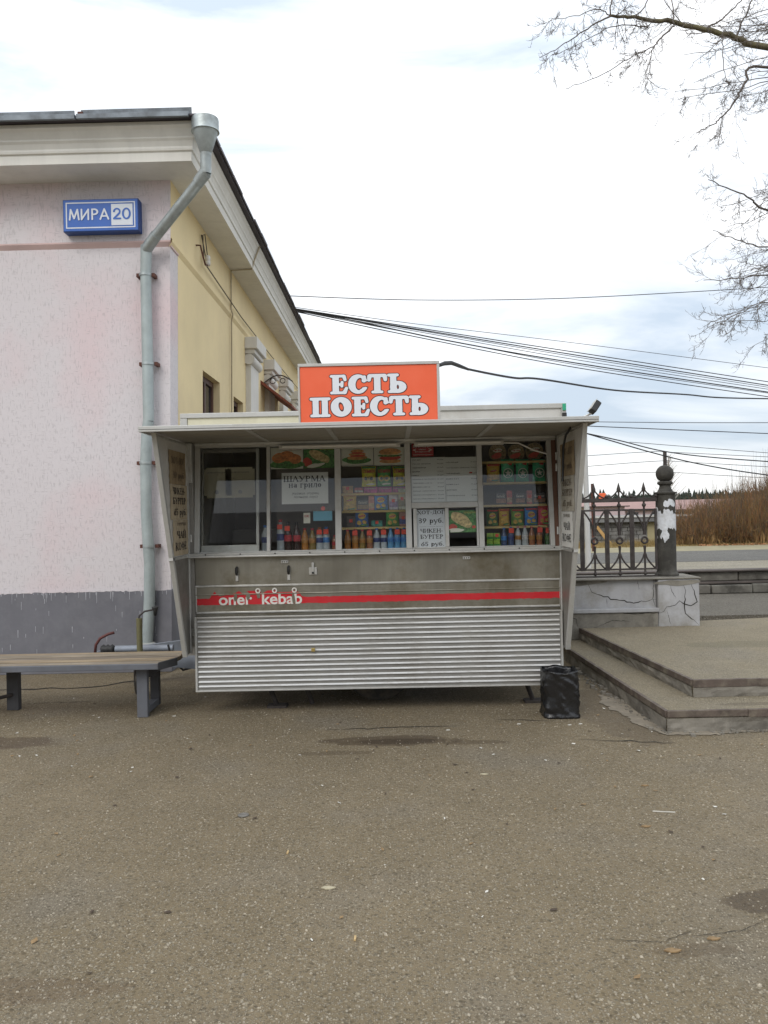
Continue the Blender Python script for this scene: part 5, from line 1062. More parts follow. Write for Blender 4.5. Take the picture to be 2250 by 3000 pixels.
fl = thing('floodlight', (1.33, 5.85, 2.222), 'small black floodlight on a thin arm above the canopy corner', 'floodlight')
c = dat(1285, 880, Y=5.85)
MB().tube([(1.33, 5.85, 2.222), (c.x - .02, 5.85, c.z - .04)], .008, 6).build('arm', alu, fl)
MB(Matrix.Translation(c) @ Matrix.Rotation(R(38), 4, 'Y') @ Matrix.Rotation(R(-25), 4, 'X')).box(-.022, .022, -.03, .03, -.05, .05).build('head', black, fl, bevel=.008)
MB(Matrix.Translation(c) @ Matrix.Rotation(R(38), 4, 'Y') @ Matrix.Rotation(R(-25), 4, 'X')).box(-.027, -.0225, -.032, .032, -.052, .052).build('rim', alu_w, fl, bevel=.004)
tag(MB().tube([dat(1232, 925, Y=5.9), dat(1222, 940, Y=6.0), dat(1217, 965, Y=6.02), dat(1216, 1020, Y=6.03), dat(1215, 1040, Y=6.03)], .009, 8).build('rubber_strap', black, recenter=(1.3, 6.0, 1.9)), 'black rubber strap hanging from the canopy over the hot dog paper', 'strap')
t1 = B('tape_strip', M('green_tape', (.03, .35, .2), .5), None, 1.42, 1.448, 6.578, 6.5845, 2.40, 2.455); tag(t1, 'bright green tape strip on the trailer roof corner', 'tape')
t2 = B('wire_clip', black, None, 1.415, 1.452, 6.57, 6.5845, 2.345, 2.38, bevel=.004); tag(t2, 'small black wire clip on the roof corner under green tape', 'clip')

# ================================================================== WALL, FENCE, POST
wall_pl = M('cracked_plaster', (.40, .40, .41), .9, 0, .15, 2, .3, 25, streak=.3, dirt=(.24, .225, .19), dscale=2.5, damt=.75)
wall_raw = M('raw_concrete', (.21, .195, .165), .9, 0, .3, 6, .6, 22, dirt=(.09, .08, .065), dscale=4, damt=.7)
lw = thing('low_wall', (2.6, 8.95, .15), 'low cracked plaster wall with end pier carrying the iron fence', 'wall')
B('core', wall_pl, lw, 1.45, 2.90, 8.88, 9.25, .15, .80, bevel=.01)
B('base_course', wall_raw, lw, 1.45, 2.90, 8.82, 8.879, .15, .44, bevel=.012); B('base_cap', wall_pl, lw, 1.45, 2.905, 8.80, 8.879, .441, .485, bevel=.008)
pr = B('pier', wall_pl, lw, 2.905, 3.36, 8.83, 9.36, .15, .795, bevel=.014); B('coping', wall_raw, lw, 1.45, 3.375, 8.815, 9.37, .7955, .812, bevel=.006)
wfr = frontal(0, 8.878, 0); pfr = frontal(0, 8.8285, 0); bfr = frontal(0, 8.819, 0)
cm = M('crack_black', (.03, .027, .022), .95)
for i, (pts, w, fr) in enumerate([([(2.12, .79), (2.2, .66), (2.32, .61), (2.5, .57), (2.7, .54), (2.9, .57)], .016, wfr), ([(1.75, .70), (1.82, .60), (1.84, .49)], .010, wfr), ([(2.7, .79), (2.71, .68)], .007, wfr), ([(2.88, .79), (2.87, .66), (2.885, .5)], .014, wfr), ([(2.35, .6), (2.36, .5)], .006, wfr),
        ([(2.92, .43), (3.04, .50), (3.14, .55), (3.26, .50), (3.32, .54), (3.30, .66), (3.27, .72), (3.28, .79)], .016, pfr), ([(3.19, .72), (3.19, .52), (3.21, .42), (3.34, .29)], .020, pfr), ([(3.03, .76), (3.06, .66), (3.10, .58)], .008, pfr), ([(3.0, .45), (3.04, .3)], .008, pfr),
        ([(1.9, .43), (2.0, .37), (2.02, .28)], .010, bfr), ([(2.2, .28), (2.4, .36), (2.6, .34)], .009, bfr), ([(2.45, .435), (2.9, .435)], .018, bfr)]):
    ribbon(pts, w * .6, fr, .0, i + 30).build('crack', cm, lw)
spl = loops_fill([ellipse2(2.05, .765, .24, .03, 40, .04, .25, 4)[0]]); MB().flat(spl, wfr, .003).build('spalled_patch', wall_raw, lw)
spl = loops_fill([ellipse2(3.12, .755, .2, .035, 40, .0, .3, 8)[0]]); MB().flat(spl, pfr, .003).build('spalled_patch', wall_raw, lw)

fc = thing('iron_fence', (2.5, 9.05, .812), 'dark cast iron fence with spear tips and pointed arches on the low wall', 'fence')
FY = 9.05
def bar(name, x0, x1, z0, z1, d=.011, par=None): return B(name, dark_iron, par or fc, x0, x1, FY - d, FY + d, z0, z1, bevel=.003)
zr = 1.675; zt, zb = 1.575, .885; cx_ = [1.72, 2.0, 2.28, 2.56, 2.84]; hw = .128
bar('top_rail', 1.5, 2.985, zr - .022, zr + .022, .016); bar('base_rail', 1.5, 2.985, .813, .828, .02)
for i, cx in enumerate(cx_):
    for s_ in (-1, 1): bar('upright', cx + s_ * hw - .012, cx + s_ * hw + .012, zb, zt, .012)
    bar('panel_rail', cx - hw + .0125, cx + hw - .0125, zt - .022, zt - .002, .009); bar('panel_rail', cx - hw + .0125, cx + hw - .0125, zb + .002, zb + .022, .009)
    cb = MB().tube([(cx, FY, .83), (cx, FY, 1.10), (cx, FY, 1.16)], [.011, .012, .017], 10).build('centre_bar', dark_iron, fc, smooth='auto'); MB().tube([(cx, FY, 1.28), (cx, FY, 1.40), (cx, FY, 1.66)], [.020, .014, .011], 10).build('centre_bar', dark_iron, fc, smooth='auto')
    rg = [(cx + .033 * math.cos(a), FY, 1.22 + .033 * math.sin(a)) for a in [k * math.pi / 10 for k in range(21)]]
    MB().tube(rg, .012, 8).build('ring', dark_iron, fc, smooth=True)
    MB().ball((cx, FY, 1.615), .023).build('ball', dark_iron, fc, smooth=True); MB().ball((cx, FY, .850), .022).build('ball', dark_iron, fc, smooth=True)
    for s_ in (-1, 1):
        up_ = [(cx + s_ * (.012 + (hw - .02) * (t / 8) ** 1.7), FY, 1.33 + .225 * (t / 8)) for t in range(9)]; MB().tube(up_, .0095, 6).build('arch', dark_iron, fc, smooth=True)
        lo_ = [(cx + s_ * (.010 + (hw - .02) * (t / 8) ** 1.7), FY, 1.07 - .168 * (t / 8)) for t in range(9)]; MB().tube(lo_, .0095, 6).build('arch', dark_iron, fc, smooth=True)
        sp_ = [(cx + s_ * (.008 + .125 * (t / 8)), FY, 1.79 - .088 * (1 - (1 - t / 8) ** 2.2)) for t in range(9)]; MB().tube(sp_, .0085, 6).build('scroll', dark_iron, fc, smooth=True)
    MB().lathe([(.010, 1.697), (.011, 1.76), (.021, 1.785), (.024, 1.795), (.014, 1.83), (.002, 1.872)], (cx, FY, 0), 10).build('spear_tip', dark_iron, fc, smooth='auto')
    MB().ball((cx + .14, FY, 1.715), .02).build('ball', dark_iron, fc, smooth=True)

ps = thing('gate_post', (3.095, 9.09, .812), 'dark iron post with ball finial and scraps of white paper beside the fence', 'post')
iron_post = M('post_iron', (.040, .037, .031), .85, 0, .35, 7, .35, 40, streak=.3, dirt=(.11, .105, .09), dscale=6, damt=.5)
PX, PY, PR = 3.095, 9.09, .106
MB().lathe([(.13, .813), (.13, .835), (PR + .008, .85), (PR, .87), (PR, 1.72), (PR + .004, 1.735)], (PX, PY, 0), 40).build('shaft', iron_post, ps, smooth='auto')
MB().lathe([(.125, 1.736), (.128, 1.752), (.085, 1.76), (.07, 1.79), (.06, 1.82), (.062, 1.832), (.082, 1.845), (.086, 1.862), (.07, 1.878)], (PX, PY, 0), 32).build('cap', iron_post, ps, smooth='auto')
MB().ball((PX, PY, 1.962), .098, 32, 18).build('ball', iron_post, ps, smooth=True)
S = SDF(.34, .5, .004, .03)
nzv = np.vectorize(lambda x, y: mnoise.noise(Vector((x * 16, y * 12, 1.3))) * .5 + mnoise.noise(Vector((x * 45, y * 20, 4))) * .3)
base = np.minimum(S.box(.02, .31, .13, .38, .02), np.minimum(S.box(.10, .31, .40, .475, .01), S.box(.05, .16, .04, .2, .03)))
S.D = base * 3 + nzv(S.X, S.Y) * .42 + .035
scrap = MB()
def on_post(x, y): return (PX + (PR + .0025) * math.sin((x - .17) / PR), PY - (PR + .0025) * math.cos((x - .17) / PR), 1.19 + y)
for j in range(S.D.shape[0] - 1):
    for i in range(S.D.shape[1] - 1):
        if S.D[j:j+2, i:i+2].mean() < 0:
            x, y = S.X[j, i], S.Y[j, i]; scrap.quad(on_post(x, y), on_post(x + .004, y), on_post(x + .004, y + .004), on_post(x, y + .004))
scrap.build('paper_scrap', M('scrap_paper', (.62, .64, .67), .85, 0, .12, 12, dirt=(.35, .34, .33), dscale=14, damt=.5), ps)

# ================================================================== OVERHEAD WIRES AND POLES
wire_m = M('wire_black', (.02, .02, .022), .6)
def wire(label, pts, r, ys, sag=0.0):
    P = []
    for i, ((x, y), Y) in enumerate(zip(pts, ys)): P.append(dat(x, y, Y=Y))
    out = []
    for i in range(len(P) - 1):      # smooth through the measured points
        p0, p1, p2, p3 = P[max(i-1, 0)], P[i], P[i+1], P[min(i+2, len(P)-1)]
        for k in range(10):
            t = k / 10; out.append(.5 * ((2*p1) + (-p0+p2)*t + (2*p0-5*p1+4*p2-p3)*t*t + (-p0+3*p1-3*p2+p3)*t**3))
    out.append(P[-1])
    return tag(MB().tube(out, r, 5).build('overhead_wire', wire_m, recenter=out[0]), label, 'wire', 'overhead wires')
wire('thin single wire, highest in the sky', [(620, 639), (900, 648), (1200, 645), (1500, 630), (1760, 614)], .009, [16, 17, 18, 19, 20])
bundle = ['thin looped wire, uppermost of the slanting bundle', 'slanting wire just under the looped one', 'upper thick cable in the slanting bundle', 'thin wire inside the slanting bundle', 'lower thin wire inside the slanting bundle', 'thickest slanting cable with a bend near the building', 'thin wire along the underside of the slanting bundle', 'lowest slanting wire, clear of the bundle']
ends = [((638, 664), (900, 700), (1250, 742), (1700, 800)), ((638, 667), (900, 708), (1250, 762), (1720, 834)), ((638, 668), (900, 711), (1250, 768), (1720, 842)), ((638, 669), (900, 713), (1250, 772), (1720, 846)), ((638, 670), (900, 716), (1250, 778), (1720, 850)),
        ((638, 671), (760, 692), (980, 738), (1250, 785), (1720, 856)), ((638, 671), (900, 722), (1250, 789), (1720, 858)), ((638, 673), (900, 728), (1250, 795), (1720, 866))]
for i, (lb, e) in enumerate(zip(bundle, ends)):
    wire(lb, e, (.006, .010, .012, .007, .007, .015, .007, .010)[i], [15 + 1.2 * k + .05 * i for k in range(len(e))])
wire('black cable swinging from the orange sign, bulging at its start', [(948, 788), (972, 785), (1010, 797), (1110, 816), (1170, 819), (1330, 843), (1480, 852), (1560, 859), (1720, 862)], .010, [6.0, 6.2, 6.5, 7, 7.5, 9, 10.5, 11, 12])
p = [dat(949, 789, Y=6.0), dat(960, 785, Y=6.08), dat(975, 784, Y=6.2), dat(992, 790, Y=6.34), dat(1012, 798, Y=6.5)]
tag(MB().tube(p, [.014, .017, .017, .015, .011], 8).build('cable_sleeve', black, recenter=p[0]), 'thick dark sleeve around the cable end at the orange sign', 'sleeve')
for lb, pts, r, Y in (('faint wire level above the right wing', [(1262, 911), (1480, 913), (1720, 913)], .010, 24), ('faint wire falling just below the level one', [(1262, 920), (1450, 928), (1720, 939)], .013, 24),
        ('dark cable from the wing passing over the ball finial', [(1262, 935), (1340, 952), (1430, 974), (1540, 988), (1720, 1001)], .013, 18), ('twin dark cable sagging behind the ball finial', [(1262, 935), (1320, 952), (1410, 978), (1500, 1000), (1600, 1018), (1720, 1034)], .014, 18),
        ('far thin wire above the bushes, upper', [(1360, 955), (1500, 966), (1720, 983)], .014, 40), ('far thin wire above the bushes, lower', [(1262, 985), (1400, 976), (1450, 977), (1720, 990)], .014, 40),
        ('far thin wire rising towards the thin pole, middle', [(1262, 1008), (1420, 996), (1480, 998), (1720, 1012)], .014, 40), ('far thin wire rising towards the thin pole, lowest', [(1262, 1028), (1420, 1020), (1560, 1027), (1720, 1036)], .014, 40)):
    wire(lb, pts, r, [Y] * len(pts))
g0 = .5
def pole(label, x, ytop, Y, r, mt, nm='pole', xb=None):
    a = dat(x, ytop, Y=Y); b = Vector((a.x + (0 if xb is None else xb), Y, g0 - .02))
    tag(MB().tube([b, a], [r * 1.15, r], 10).build(nm, mt, recenter=b, smooth='auto'), label, 'pole')
pole('slim pale utility pole close behind the right wing', 1262, 915, 14.5, .045, M('pole_concrete', (.5, .5, .49), .9, 0, .1, 3), 'utility_pole', .02)
pole('short rusty pole with bent brace behind the fence', 1279, 1045, 20, .032, rust)
pole('thin dark pole rising behind the ball finial', 1436, 976, 22, .05, dark_iron)

# ================================================================== FAR BUILDINGS BEHIND THE FENCE
rub = M('rubble_stone', (.17, .165, .155), .9, 0, .45, 5, .6, 12, dirt=(.42, .42, .42), dscale=3, damt=.5)
gar = thing('stone_garage', (6.8, 24, .5), 'low rubble stone shed with flat grey roof behind the fence', 'shed')
B('wall', M('mortar_grey', (.16, .15, .14), .95, 0, .3, 4, .4, 15), gar, 5.6, 8.7, 24.06, 27, .5, 1.14)
rnd = random.Random(9); z = .5
while z < 1.10:
    hh = rnd.uniform(.09, .15); x = 5.6
    while x < 7.55:
        w = rnd.uniform(.14, .36); B('stone', rub, gar, x, x + w - .015, 24.0 + rnd.uniform(0, .03), 24.059, z, min(1.14, z + hh - .012)); x += w
    z += hh
B('door', M('yellow_door', (.42, .37, .22), .8, 0, .12, 3), gar, 7.62, 8.1, 23.99, 24.055, .5, 1.13, bevel=.005); B('timber', M('old_timber', (.16, .11, .06), .9, 0, .2, 5), gar, 8.12, 8.7, 24.0, 24.055, .5, 1.13, bevel=.005)
B('roof', M('slab_grey', (.20, .20, .20), .9, 0, .2, 3), gar, 5.4, 8.9, 23.8, 27.2, 1.141, 1.32, bevel=.01); B('roof_edge', white_panel, gar, 5.4, 8.9, 23.76, 23.799, 1.28, 1.335)
MB().prism([(6.35, 23.6, .5), (6.48, 23.6, .5), (6.12, 23.85, 1.05), (6.02, 23.85, 1.05)], (0, .03, 0)).build('plank', M('fresh_timber', (.42, .25, .09), .85, 0, .15, 6), gar)
pk = M('faded_pink_wall', (.44, .34, .34), .9, 0, .1, 1); rp = M('faded_red_roof', (.33, .21, .19), .9, 0, .15, 1.5)
ph = thing('pink_house', (9.5, 38, .5), 'long low pink house with faded red roof far behind the fence', 'house')
B('wall', pk, ph, 8.4, 16, 38, 46, .5, 1.42)
MB().prism([(8.2, 37.8, 1.42), (8.2, 42, 1.90), (8.2, 46.2, 1.42)], (11.6, 0, 0)).build('roof', rp, ph)
for x in (11.1, 12.3, 13.4): 
    wn_ = B('window', pane_m, ph, x, x + .55, 37.96, 37.999, 1.0, 1.32); B('window_frame', white_panel, wn_, x + .25, x + .3, 37.94, 37.959, 1.0, 1.32)
kb2 = thing('pink_kiosk', (7.9, 30, .5), 'small plain pink hut with dark roof edge behind the fence', 'hut')
B('wall', M('hut_pink', (.55, .44, .46), .9, 0, .06, 2), kb2, 7.25, 8.7, 30, 32, .5, 1.60); B('roof', dark_iron, kb2, 7.1, 8.85, 29.85, 32.1, 1.601, 1.64)
ob = at(1690 + 425 / 5.53, 1400 + 290 / 5.53, Y=60)
tag(B('orange_tank', M('orange_paint', (.75, .13, .04), .6), None, ob.x - .22, ob.x + .22, 60, 60.4, .5, ob.z + .2, bevel=.03), 'small bright orange cabinet on the horizon behind the fence spears', 'cabinet')

# ================================================================== VEGETATION
bark = M('tree_bark', (.12, .10, .065), .9, 0, .35, 12, .5, 50, dirt=(.22, .21, .08), dscale=10, damt=.45); twig_m = M('twig_bark', (.13, .108, .092), .85, 0, .25, 20)
rnd = random.Random(17)
tree = thing('bare_tree', (6.2, 8.8, .28), 'leafless tree leaning in from the frame edge with drooping twiggy boughs', 'tree')
def path(pts, Y0, Y1): return [dat(x, y, Y=Y0 + (Y1 - Y0) * i / (len(pts) - 1)) for i, (x, y) in enumerate(pts)]
def rough(P, n=5, j=.012):
    out = []
    for i in range(len(P) - 1):
        p0, p1, p2, p3 = P[max(i-1, 0)], P[i], P[i+1], P[min(i+2, len(P)-1)]
        for k in range(n):
            t = k / n; out.append(.5 * ((2*p1) + (-p0+p2)*t + (2*p0-5*p1+4*p2-p3)*t*t + (-p0+3*p1-3*p2+p3)*t**3) + Vector((rnd.gauss(0, j), rnd.gauss(0, j), rnd.gauss(0, j))))
    return out + [P[-1]]
MB().tube([(6.2, 8.8, .2), (6.15, 8.8, 1.5), (6.25, 8.85, 3.2), (6.1, 8.8, 4.6), (6.2, 8.9, 6.5), (6.0, 8.9, 8.6), (6.1, 9.0, 10.5)], [.24, .19, .17, .155, .13, .08, .03], 14).build('trunk', bark, tree, smooth=True)
limbs = [ # (display points, radius at base, radius at tip, start on trunk, depth from, depth to, twigs)
    ([(1900, 190), (1659, 106), (1560, 72), (1440, 48), (1370, 38), (1318, 34)], .060, .018, (6.15, 8.85, 5.7), 8.7, 8.3, 1),
    ([(1659, 145), (1612, 178), (1590, 215), (1560, 250), (1535, 272), (1503, 288)], .026, .005, (6.1, 8.85, 5.9), 8.6, 8.4, 1),
    ([(1900, 510), (1659, 452), (1620, 428), (1570, 408), (1530, 388)], .026, .006, (6.15, 8.8, 4.0), 8.8, 8.4, 1),
    ([(1900, 560), (1659, 535), (1600, 520), (1540, 498)], .020, .005, (6.15, 8.8, 3.8), 8.8, 8.5, 1),
    ([(1900, 610), (1659, 595), (1600, 601), (1520, 605)], .020, .005, (6.2, 8.8, 3.6), 8.8, 8.4, 1),
    ([(1900, 690), (1680, 655), (1620, 668), (1545, 700)], .018, .004, (6.2, 8.8, 3.4), 8.8, 8.4, 1),
    ([(1318, 34), (1270, 60), (1220, 95), (1165, 125)], .014, .004, None, 8.3, 8.1, 1),
    ([(1318, 34), (1290, 20), (1230, 38), (1185, 40)], .010, .003, None, 8.3, 8.2, 1),
    ([(1400, 60), (1330, 55), (1260, 90), (1190, 120)], .010, .003, None, 8.4, 8.1, 1),
    ([(1455, 55), (1425, 85), (1412, 100), (1370, 120), (1290, 165), (1222, 192)], .014, .004, None, 8.4, 8.2, 1),
    ([(1412, 100), (1400, 140), (1385, 195)], .006, .003, None, 8.4, 8.4, 1), ([(1318, 34), (1322, -30), (1310, -80)], .012, .005, None, 8.3, 8.2, 1),
    ([(1370, 38), (1400, 0), (1410, -60)], .012, .005, None, 8.3, 8.4, 1), ([(1455, 55), (1452, 10), (1440, -50)], .012, .005, None, 8.4, 8.4, 1), ([(1520, 65), (1560, 40), (1600, 0), (1620, -60)], .016, .006, None, 8.5, 8.5, 1), ([(1590, 80), (1615, 20), (1640, -40)], .016, .006, None, 8.6, 8.5, 1),
    ([(1560, 72), (1562, 140), (1575, 180), (1590, 198)], .008, .003, None, 8.5, 8.5, 1), ([(1330, 34), (1355, 5), (1300, -40)], .008, .003, None, 8.3, 8.3, 1)]
alltw = MB(); 
def twigs(P, r0, density, length, depth=0, droop=.35):
    """fine side shoots along a branch, curving up at the tips"""
    n = max(2, int(len(P) * density))
    for _ in range(n):
        f = rnd.uniform(.12, 1.0); i = min(len(P) - 2, int(f * (len(P) - 1))); p = P[i].lerp(P[i+1], rnd.random()); ax = (P[i+1] - P[i]).normalized()
        d = (ax * rnd.uniform(.5, 1.1) + Vector((rnd.gauss(0, .45), rnd.gauss(0, .45), rnd.gauss(-.25, .55)))).normalized(); L_ = length * rnd.uniform(.35, 1.0) * (1.1 - .4 * f); q = [p]; k = 6
        for s_ in range(k):
            d = (d + Vector((rnd.gauss(0, .10), rnd.gauss(0, .10), rnd.gauss(0, .10) + (-droop * .3 if s_ < k * .5 else droop * .45)))).normalized(); q.append(q[-1] + d * L_ / k)
        r = max(.0019, r0 * rnd.uniform(.25, .45)); alltw.tube(q, [r * (1 - .55 * j / k) for j in range(k + 1)], 3, False)
        if depth > 0: twigs(q, r, .75, L_ * .5, depth - 1, droop)
        for j in range(1, k + 1):
            if rnd.random() < .6:
                e = (q[j] - q[j-1]).normalized(); b = (e + Vector((rnd.gauss(0, .6), rnd.gauss(0, .6), rnd.gauss(0, .6)))).normalized() * rnd.uniform(.02, .06); alltw.tube([q[j], q[j] + b * .6, q[j] + b + Vector((0, 0, .012))], [.0020, .0017, .0012], 3, False)
for (pts, r0, r1, st, Y0, Y1, tw) in limbs:
    P = path(pts, Y0, Y1)
    if st: P = [Vector(st)] + P
    P = rough(P, 6, .008 if r0 > .02 else .006); n = len(P); r0 *= .8 if r0 > .03 else .72; r1 *= .7
    MB().tube(P, [r0 + (r1 - r0) * (i / (n - 1)) ** .8 for i in range(n)], 8 if r0 > .02 else 5).build('limb', bark if r0 > .03 else twig_m, tree, smooth=True)
    twigs(P[n // 4 if st else 0:], max(.006, r0 * .3), .62 if r0 > .02 else .5, .62 if r0 > .012 else .45, 1)
for _ in range(46):      # boughs of the crown filling the corner and the frame edge
    y = rnd.choice([rnd.uniform(-60, 230), rnd.uniform(400, 740), rnd.uniform(400, 740)]); x0 = 1780; x1 = rnd.uniform(1540, 1680) if y > 300 else rnd.uniform(1450, 1680); Y = rnd.uniform(8.1, 9.6)
    P = rough([dat(x0, y - rnd.uniform(20, 70), Y=Y), dat((x0 + x1) / 2 + 20, y - rnd.uniform(0, 40), Y=Y - .1), dat(x1, y + rnd.uniform(0, 30), Y=Y - .2)], 5, .012)
    alltw.tube(P, [.0075 - .005 * i / (len(P) - 1) for i in range(len(P))], 4, False); twigs(P, .008, .6, .5, 1, .4)
alltw.build('twigs', twig_m, tree, kind='stuff')

# shrubs along the far verge
def shrub_mesh(seed, cols):
    r = random.Random(seed); m = MB(); mi = []
    def stem(q, rad, n, k):
        f0 = len(m.f); m.tube(q, rad, n, False); mi.extend([k] * (len(m.f) - f0))
    for _ in range(170):
        a = r.uniform(0, 6.28); rr = r.random() ** .5 * .85; x, y = rr * math.cos(a), rr * math.sin(a); d = Vector((x * .5 + r.gauss(-.08, .38), y * .4 + r.gauss(0, .3), 1)).normalized(); h = r.uniform(.35, 1.0) * (1.05 - .25 * rr); p = Vector((x, y, 0)); q = [p]
        for s_ in range(5): d = (d + Vector((r.gauss(0, .16), r.gauss(0, .14), .04))).normalized(); q.append(q[-1] + d * h / 5)
        r0 = r.uniform(.005, .010); k = r.randrange(3); stem(q, [r0 * (1 - .7 * j / 5) for j in range(6)], 3, k)
        for _ in range(17):
            f = r.uniform(.1, 1); i = min(4, int(f * 5)); o = q[i].lerp(q[i+1], r.random()); e = ((q[i+1] - q[i]).normalized() + Vector((r.gauss(0, .8), r.gauss(0, .8), r.gauss(.0, .5)))).normalized(); L_ = r.uniform(.07, .26)
            stem([o, o + e * L_ * .5, o + (e + Vector((0, 0, .25))) * L_], [.0042, .0035, .002], 3, r.randrange(3))
    for _ in range(14):
        a = r.uniform(0, 6.28); x, y = .6 * math.cos(a), .6 * math.sin(a); p = Vector((x, y, .3)); d = Vector((x * .4 + r.gauss(0, .2), y * .3, 1)).normalized(); q = [p]
        for s_ in range(5): d = (d + Vector((r.gauss(0, .08), r.gauss(0, .08), .03))).normalized(); q.append(q[-1] + d * r.uniform(.14, .2))
        stem(q, [.006, .005, .004, .003, .0025, .002], 3, 1)
    for _ in range(300):      # last dry leaves and grass low down
        a = r.uniform(0, 6.28); rr = r.random() ** .5 * .95; o = Vector((rr * math.cos(a), rr * math.sin(a), 0)); e = Vector((r.gauss(0, .35), r.gauss(0, .35), 1)).normalized() * r.uniform(.12, .34); f0 = len(m.f)
        w = Vector((r.uniform(-1, 1), r.uniform(-1, 1), 0)).normalized() * .008; m.add([o - w, o + w, o + e * .6 + w * .7 + Vector((r.gauss(0, .03), 0, 0)), o + e], [(0, 1, 2, 3)]); mi.extend([3] * (len(m.f) - f0))
    me = bpy.data.meshes.new('shrub'); me.from_pydata([tuple(v) for v in m.v], [], m.f)
    for c in cols: me.materials.append(c)
    me.polygons.foreach_set('material_index', mi); return me
shc = [M('stem_brown', (.22, .105, .045), .9, 0, .4, 4), M('stem_grey', (.11, .085, .06), .9, 0, .3, 4), M('stem_olive', (.20, .125, .045), .9, 0, .4, 4), M('dry_grass', (.24, .145, .055), .9, 0, .4, 3)]
sm = [shrub_mesh(1, shc), shrub_mesh(2, shc), shrub_mesh(3, shc)]
places = ['nearest the ball finial post', 'second from the ball finial post', 'third from the ball finial post', 'fourth from the ball finial post', 'fifth from the ball finial post', 'sixth from the ball finial post', 'last of its row']
def shrub(x, y, s, h, i, lb):
    o = bpy.data.objects.new('bare_shrub', sm[i % 3]); COL.objects.link(o); o.location = (x, y, .5); o.scale = (s, s, h); o.rotation_euler = (0, 0, i * 1.3); tag(o, lb, 'shrub', 'bare shrubs along the far road')
for i, (x, h) in enumerate(((8.55, 1.15), (9.25, 1.35), (9.95, 1.55), (10.65, 1.8), (11.3, 2.0), (12.0, 2.2), (12.8, 2.4))): shrub(x, 22.4 + .12 * (i % 2), .75, h, i, 'brown leafless shrub in the front row, ' + places[i])
for i, (x, h) in enumerate(((8.95, 1.2), (9.7, 1.45), (10.5, 1.8), (11.3, 2.15), (12.2, 2.4), (13.2, 2.6))): shrub(x, 23.6 + .1 * (i % 2), .85, h * 1.03, i + 1, 'brown leafless shrub in the back row, ' + places[i])
for i, (x, h) in enumerate(((9.4, 1.35), (10.3, 1.7), (11.2, 2.1), (12.2, 2.4), (13.3, 2.6))): shrub(x, 25.0, .95, h, i + 2, 'brown leafless shrub in the rearmost row, ' + places[i])
# dry grass and fallen leaves at the verge
m = MB(); r = random.Random(31)
for _ in range(16000):
    x = r.uniform(3.0, 14); y = r.uniform(21.5, 23.6); h = r.uniform(.04, .20) * (1.2 if y > 22.2 else .55) * (.7 + .6 * mnoise.noise(Vector((x * 1.3, y, 0)))); d = Vector((r.gauss(0, .07), r.gauss(0, .05), h)); w = r.uniform(.003, .008); m.add([(x - w, y, .5), (x + w, y, .5), Vector((x, y, .5)) + d], [(0, 1, 2)])
m.build('verge_grass', M('verge_dry_grass', (.28, .20, .08), .95, 0, .5, 1.5), kind='stuff')['label'] = 'dry yellow grass under the shrubs along the far road'
m = MB(); 
for _ in range(700):
    x = r.uniform(8.2, 14); y = r.gauss(21.55, .12); s_ = r.uniform(.02, .05); a = r.uniform(0, 6.28); t_l = r.uniform(0, .04)
    m.add([(x + s_ * math.cos(a), y + s_ * math.sin(a), .515), (x - s_ * .5 * math.sin(a), y + s_ * .5 * math.cos(a), .52 + t_l), (x - s_ * math.cos(a), y - s_ * math.sin(a), .515), (x + s_ * .5 * math.sin(a), y - s_ * .5 * math.cos(a), .52)], [(0, 1, 2, 3)])
m.build('fallen_leaves', M('leaf_tan', (.38, .19, .09), .9, 0, .4, 30), kind='stuff')['label'] = 'strip of tan fallen leaves in front of the shrubs'
# distant conifer wood
m = MB(); r = random.Random(41)
for _ in range(1500):
    Y = r.uniform(350, 420); X = r.uniform(75, 205); h = r.uniform(5.5, 8.0) * (1.3 if r.random() < .06 else 1) * (1 + .12 * mnoise.noise(Vector((X * .06, 0, 0)))); w = h * r.uniform(.18, .34); n = 7; prev = None; z = .4
    for k in range(5):
        z0 = h * (k / 5) ; z1 = h * min(1, (k + 1.5) / 5); rr = w * (1 - k / 5.2); vs = [(X + rr * math.cos(6.283 * i / n + k) * r.uniform(.6, 1.25), Y + rr * math.sin(6.283 * i / n + k), z0 + r.uniform(-.2, .2) * h * .1) for i in range(n)] + [(X + r.gauss(0, .1), Y, z1)]
        m.add(vs, [(i, (i + 1) % n, n) for i in range(n)])
m.build('distant_conifer_wood', M('conifer_dark', (.025, .034, .024), .95, 0, .4, .2), kind='stuff')['label'] = 'dark conifer wood along the horizon behind the fence'
# pale young birch far behind the post
br = thing('young_birch', (at(1960, 1500, Y=60).x, 60, .5), 'pale leafless young birch rising behind the ball finial', 'tree')
bp_ = dat(1448, 985, Y=60); bt = MB(); bcol = M('birch_twig', (.36, .33, .30), .9); r = random.Random(6); bxx = ORG[br.name].x
MB().tube([(bxx, 60, .4), (bxx + .1, 60, 3), (bxx, 60, bp_.z)], [.07, .05, .01], 6).build('trunk', bcol, br)
for _ in range(170):
    z = r.uniform(1.5, bp_.z); s_ = (bp_.z - z) * .28 + .4; a = r.uniform(0, 6.28); o = Vector((bxx + .05, 60, z)); e = Vector((math.cos(a) * s_, math.sin(a) * s_, s_ * 1.2)) * r.uniform(.4, 1); bt.tube([o, o + e * .5, o + e + Vector((0, 0, -.1))], [.014, .011, .008], 3, False)
bt.build('crown', bcol, br)

